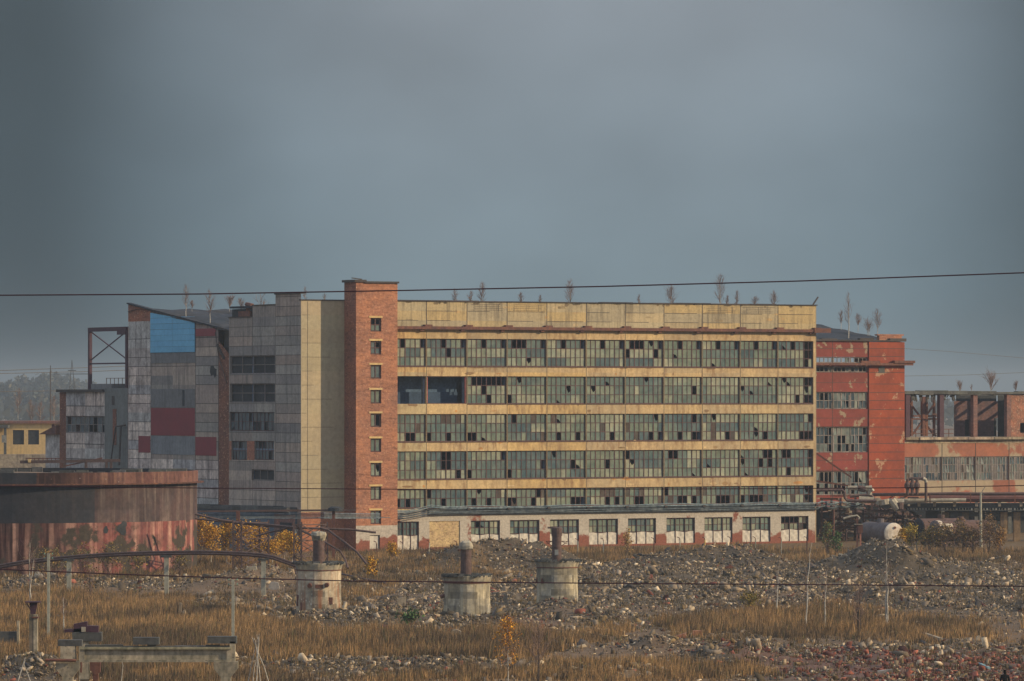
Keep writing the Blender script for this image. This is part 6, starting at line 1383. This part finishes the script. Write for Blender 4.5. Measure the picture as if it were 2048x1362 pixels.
for i in range(12):
    z = H * .72 * i / 12; w_ = 2.4 - 1.5 * i / 12; w2 = 2.4 - 1.5 * (i + 1) / 12; z2 = H * .72 * (i + 1) / 12; b_.bar((cx_ - w_, Dd - w_, z), (cx_ + w2, Dd - w2, z2), .18); b_.bar((cx_ + w_, Dd - w_, z), (cx_ - w2, Dd - w2, z2), .18)
b_.build('mast', M_mossdark, py_)
for z, w_ in ((Zd(741, Dd), 1.8), (Zd(748, Dd), 7)): b_ = MB(); b_.bar((cx_ - w_, Dd, z), (cx_ + w_, Dd, z), .4); b_.build('crossarm', M_mossdark, py_)
b_ = MB(); x = k_(101) * 1400; b_.tube([(x, 1400, 0), (x, 1400, Zd(731, 1400))], .35, 6, r1=.12); tag(b_.build('wooden_pole', M_barkd, None), 'thin dark power pole rising before the round misty treetop', 'pole')

# ================================================================== NOTABLE BLOCKS IN THE RUBBLE
def blockobj(label, px, py, wpx, hpx, m, rot=None, name='concrete_block', dep=.6, lean=0.0):
    Y = GY(py); s = FPX / Y; x = k_(px) * Y; g = gz(x, Y) - .12; w_, h_ = wpx / s, hpx / s
    n = 9; b = MB(); pr = random.Random(px * 7 + py)
    prof = [(-.5, 0), (-.48, .6), (-.3, .95), (.1, 1), (.42, .82), (.5, .3), (.48, 0)] if rot is None else rot
    pts = [(x + a * w_ * pr.uniform(.93, 1.05) + lean * c * h_, Y - dep * w_ / 2, g + c * h_ * pr.uniform(.95, 1.04)) for a, c in prof]
    b.prism(pts[::-1], (0, dep * w_ + .2, 0), 0, (1, 1, 1)); o = b.build(name, m, None); tag(o, label, 'rubble block'); return o
sq = [(-.5, 0), (-.5, 1), (.5, 1), (.5, 0)]
blockobj('upright pale concrete block standing left of the middle silo', 803, 1212, 16, 18, M_tan, sq)
blockobj('small yellowish concrete block beside the dark green bush', 812, 1250, 24, 13, M_tan, sq)
blockobj('tall thin concrete stump between the middle and right silos', 1011, 1208, 9, 24, M_tan, [(-.5, 0), (-.4, .9), (0, 1), (.4, .85), (.5, 0)])
blockobj('pointed orange and white slab leaning behind the orange-leaved birch', 1018, 1279, 32, 32, M_pink, [(-.5, .1), (-.3, .75), (.05, 1), (.3, .5), (.5, 0)])
blockobj('rounded mossy boulder below the middle silo', 912, 1278, 26, 18, M_tan)
blockobj('large concrete boulder on the right hand gravel mound', 1779, 1108, 21, 13, M_grey, [(-.5, 0), (-.42, .7), (.1, 1), (.42, .95), (.5, .3), (.4, 0)])
blockobj('pale concrete stump left of the right silo foot', 1037, 1200, 11, 17, M_tan, sq)
blockobj('long flat concrete slab near bottom of the red brick rubble', 1770, 1352, 34, 13, M_grey, [(-.5, 0), (-.45, .7), (.4, 1), (.5, .2)])
blockobj('yellow rounded stone at the bottom edge in brick rubble', 1785, 1362, 12, 9, M_yellow)
blockobj('pale rounded boulder in the lower right brick rubble', 1967, 1322, 23, 11, M_tan)
blockobj('tilted pale slab beside the rounded boulder, lower right', 1996, 1322, 16, 13, M_silo, [(-.5, 0), (0, .7), (.5, 1), (.4, 0)])
blockobj('leaning whitish stone at right end of the dry grass strip', 1958, 1282, 12, 13, M_tan)
blockobj('leaning timber stump in dry grass left of the leftmost silo', 360, 1234, 8, 30, M_wood, [(-.5, 0), (-.1, 1), (.5, .95), (.2, 0)])
blockobj('reddish broken wall slab in rubble heap right of the dirt track', 1360, 1280, 26, 16, M_brick, [(-.5, 0), (-.3, .6), (.5, 1), (.45, .3), (.2, 0)])
blockobj('second red broken wall slab, right one of the rubble heap', 1393, 1277, 24, 18, M_brick, [(-.5, .1), (-.3, .9), (.4, 1), (.5, .1)])
blockobj('concrete slab sticking up on left flank of the grey mound', 842, 1132, 20, 8, M_grey, [(-.5, 0), (.4, 1), (.5, .7), (-.2, 0)])
blockobj('pale boulder in front of the right gravel mound', 1830, 1132, 17, 11, M_tan)
blockobj('pale boulder beside the black tarpaulin at right', 1890, 1128, 18, 9, M_tan)
blockobj('black tarpaulin heap on the rubble at right', 1880, 1122, 32, 10, M_dark, [(-.5, 0), (-.1, 1), (.5, .2), (.45, 0)], 'tarpaulin')
blockobj('dark cavity-like tar heap on rubble before the fence, centre right', 1350, 1118, 17, 9, M_tanblack, None, 'tar_heap')
blockobj('grey blocks fallen in a heap left of the leftmost silo', 548, 1178, 22, 18, M_grey)
blockobj('flat light slab leaning on heap beside short utility pole', 500, 1170, 30, 10, M_silo, [(-.5, 0), (-.2, .9), (.4, 1), (.5, .1)])
def lying(label, a, b2, r, m, name='lying_beam'):
    Ya, Yb = GY(a[1]), GY(b2[1]); xa, xb = k_(a[0]) * Ya, k_(b2[0]) * Yb
    b = MB(); b.bar((xa, Ya, gz(xa, Ya) + r), (xb, Yb, gz(xb, Yb) + r * .7), r * 2); tag(b.build(name, m, None), label, 'beam')
lying('pale squared beam lying in grass below the white birches', (1849, 1273), (1883, 1283), .14, M_tan)
lying('thin pale rod lying across grass right of the green bush', (826, 1256), (860, 1266), .05, M_insul)
lying('pale plank lying in the grass left of the timber stump', (258, 1212), (273, 1226), .09, M_wood)
lying('bluish plank in the brick rubble left of the person', (1957, 1345), (1978, 1349), .1, mat('blue_plank', (.22, .34, .36), None))
lying('white plank lying at foot of the right birch', (1782, 1268), (1812, 1271), .1, M_tan)
lying('long pale beam lying on the edge of the rubble heap by the track', (1282, 1283), (1318, 1286), .12, M_tan)
lying('tan timber lying below the red wall slabs', (1357, 1291), (1375, 1291), .16, M_wood)

# ================================================================== RUBBLE AND DRY GRASS
def scatter(n, y0, y1, seed):
    r = np.random.default_rng(seed); u = r.random(n); y = 1 / (1 / y0 + u * (1 / y1 - 1 / y0)) if False else y0 * (y1 / y0) ** u
    k = r.uniform(-.125, .125, n); return k * y, y, r
def in_things(x, y):
    bad = ((x - TC[0]) ** 2 + (y - TC[1]) ** 2 < (TR + .2) ** 2)
    X = (x - OX) * C30 + (y - OY) * S30; Yf = -(x - OX) * S30 + (y - OY) * C30
    bad |= (Yf > -.3) & (X > -15.2) | ((Yf > -3.4) & (X > -7.9) & (X < -1.4))
    for cx, cy, rr in ((k_(637.5) * 446, 446, 2.0), (k_(934) * 436, 436, 2.05), (k_(1114.5) * 463, 463, 1.9)): bad |= (x - cx) ** 2 + (y - cy) ** 2 < rr * rr
    return bad
x, y, r = scatter(430000, 318, 612, 3)
px = 1024 + FPX * x / y; py = HOR + CAMH * FPX / y
g, rb, bk = cover(px, py, x, y)
mound = np.zeros(len(x)); h_on = np.ones(len(x))
for cx, cy, rx, ry, h in MW: mound = np.maximum(mound, np.exp(-(((x - cx) / rx) ** 2 + ((y - cy) / ry) ** 2) * 1.5))
clus = .6 * fbm(x / 1.8, y / 2.5, 3, 90) + .4 * fbm(x / 7, y / 9, 3, 91)
prob = np.clip(np.clip(rb * 1.0 + bk * .9, 0, 1) * (.12 + .88 * sm(.44, .58, clus)) + mound * .9 * (h_on > .5), 0, 1) * (1 - .3 * g) + .03
keep = (r.random(len(x)) < prob) & (y < 606) & ~in_things(x, y)
x, y, px, py, bk = x[keep], y[keep], px[keep], py[keep], bk[keep]; n = len(x)
size = np.clip(r.lognormal(-2.5, .62, n), .035, .6) * (.7 + y / 1100)
base8 = np.array([[-1, -1, -1], [1, -1, -1], [1, 1, -1], [-1, 1, -1], [-1, -1, 1], [1, -1, 1], [1, 1, 1], [-1, 1, 1]], float)
V = base8[None] * r.uniform(.45, 1.15, (n, 8, 3)); V *= (np.stack([r.uniform(1, 2.1, n), r.uniform(.5, 1, n), r.uniform(.15, .7, n)], 1) * size[:, None] / 1.5)[:, None]
a = r.uniform(0, 6.28, n); b = r.normal(0, .6, n); ca, sa, cb2, sb2 = np.cos(a), np.sin(a), np.cos(b), np.sin(b)
vx = V[..., 0] * cb2[:, None] - V[..., 2] * sb2[:, None]; vz = V[..., 0] * sb2[:, None] + V[..., 2] * cb2[:, None]; vy = V[..., 1]
V = np.stack([vx * ca[:, None] - vy * sa[:, None], vx * sa[:, None] + vy * ca[:, None], vz], -1)
V += np.stack([x, y, gh(x, y) + size * .16], 1)[:, None]
F0 = np.array([(0, 3, 2, 1), (4, 5, 6, 7), (0, 1, 5, 4), (1, 2, 6, 5), (2, 3, 7, 6), (3, 0, 4, 7)])
F = (F0[None] + (np.arange(n) * 8)[:, None, None]).reshape(-1, 4)
pal = np.array([[.18, .15, .115], [.27, .225, .17], [.09, .08, .065], [.42, .36, .27], [.11, .10, .095], [.15, .115, .065], [.58, .50, .37], [.055, .055, .06]])
idx = r.choice(8, n, p=[.2, .18, .18, .11, .13, .12, .03, .05]); cc = pal[idx]
red_ = r.random(n) < np.clip(.04 + .5 * bk, 0, 1); cc = np.where(red_[:, None], np.array([[.16, .06, .045]]) * r.uniform(.4, 1.6, (n, 1)), cc)
cc = cc * r.uniform(.45, 1.45, (n, 1)) * np.array([[1.1, 1.03, .93]])
o = np_mesh('rubble', V.reshape(-1, 3), F, np.repeat(cc, 6, 0), M_stone, 'stuff'); tag(o, 'loose concrete and brick rubble strewn over the whole plain', 'rubble')
print('stones', n)
x, y, r = scatter(330000, 312, 628, 4)
px = 1024 + FPX * x / y; py = HOR + CAMH * FPX / y; g, rb, bk = cover(px, py, x, y)
tuft = fbm(x / .9, y / 1.6, 3, 120); big = fbm(x / 5, y / 8, 3, 140)
low_ = r.random(len(x)) < rb * .26 * sm(.4, .6, fbm(x / 1.2, y / 2, 3, 333)); keep = ((r.random(len(x)) < g * sm(.28, .62, tuft + .15) * sm(.25, .5, big + .1) + .02 * (1 - bk)) | low_) & ~in_things(x, y)
x, y, g, tuft, big, px, py, low_ = (q[keep] for q in (x, y, g, tuft, big, px, py, low_)); n = len(x); NBd = 4
hh = r.uniform(.35, 1.0, n) * (.45 + .95 * big) * (.5 + .5 * g); hh *= np.where(ell(px, py, 1500, 1262, 260, 34, .4) + ell(px, py, 760, 1290, 420, 40, .4) > .5, 1.35, 1.0); hh = np.where(low_, r.uniform(.12, .5, n), hh)
X = np.repeat(x, NBd) + r.normal(0, .16, n * NBd); Y = np.repeat(y, NBd) + r.normal(0, .16, n * NBd); H = np.repeat(hh, NBd) * r.uniform(.6, 1.25, n * NBd)
Z = gh(X, Y); wdt = r.uniform(.018, .05, n * NBd); aa = r.uniform(0, 3.14, n * NBd); lx, lyy = r.normal(.05, .16, n * NBd) * H, r.normal(0, .16, n * NBd) * H
V = np.zeros((n * NBd, 3, 3)); V[:, 0] = np.stack([X - np.cos(aa) * wdt, Y - np.sin(aa) * wdt, Z - .05], 1); V[:, 1] = np.stack([X + np.cos(aa) * wdt, Y + np.sin(aa) * wdt, Z - .05], 1); V[:, 2] = np.stack([X + lx, Y + lyy, Z + H], 1)
tone = np.repeat(.55 * fbm(x / 7, y / 12, 4, 160) + .45 * fbm(x / 1.6, y / 2.6, 3, 260), NBd)[:, None]; t2 = r.random((n * NBd, 1))
cA, cB, cC = np.array([[.36, .225, .10]]), np.array([[.17, .115, .065]]), np.array([[.075, .06, .042]])
cc = np.where(tone > .5, cA * (1 - t2 * .5) + cB * t2 * .5, cB * (1 - t2) + cC * t2); w_ = np.clip((tone - .42) / .16, 0, 1); cc = (cB * (1 - t2) + cC * t2) * (1 - w_) + (cA * (1 - t2 * .6) + cB * t2 * .6) * w_
gm = (r.random((n * NBd, 1)) < .04); cc = np.where(gm, np.array([[.12, .13, .05]]), cc); cc = np.where(np.repeat(low_, NBd)[:, None], np.array([[.105, .08, .04]]) * r.uniform(.5, 1.6, (n * NBd, 1)), cc); cc = cc * r.uniform(.75, 1.25, (n * NBd, 1))
o = np_mesh('dry_grass', V.reshape(-1, 3), np.arange(n * NBd * 3).reshape(-1, 3), cc, M_grass, 'stuff'); tag(o, 'tall dry orange brown grass growing in patches between the rubble', 'grass')
print('tufts', n)

# ================================================================== HAZE
hb = MB(); hb.box((-2600, -60, -1.5), (2600, 9000, 62)); hz = hb.build('haze', [], None) if False else None
me = bpy.data.meshes.new('haze'); bx_ = MB(); bx_.box((-2600, -60, -2.0), (2600, 9000, 62)); me.from_pydata(bx_.v, [], bx_.f)
hz = bpy.data.objects.new('haze', me); col.objects.link(hz); hz['kind'] = 'stuff'; hz['label'] = 'thin autumn haze filling the air over the plant'; hz['category'] = 'haze'
hm = bpy.data.materials.new('thin_haze'); hm.use_nodes = True; t = hm.node_tree; t.nodes.clear(); o_ = t.nodes.new('ShaderNodeOutputMaterial'); pv = t.nodes.new('ShaderNodeVolumePrincipled')
pv.inputs['Color'].default_value = (.53, .64, .74, 1); pv.inputs['Density'].default_value = .00014; pv.inputs['Anisotropy'].default_value = .3
t.links.new(pv.outputs[0], o_.inputs['Volume']); me.materials.append(hm)
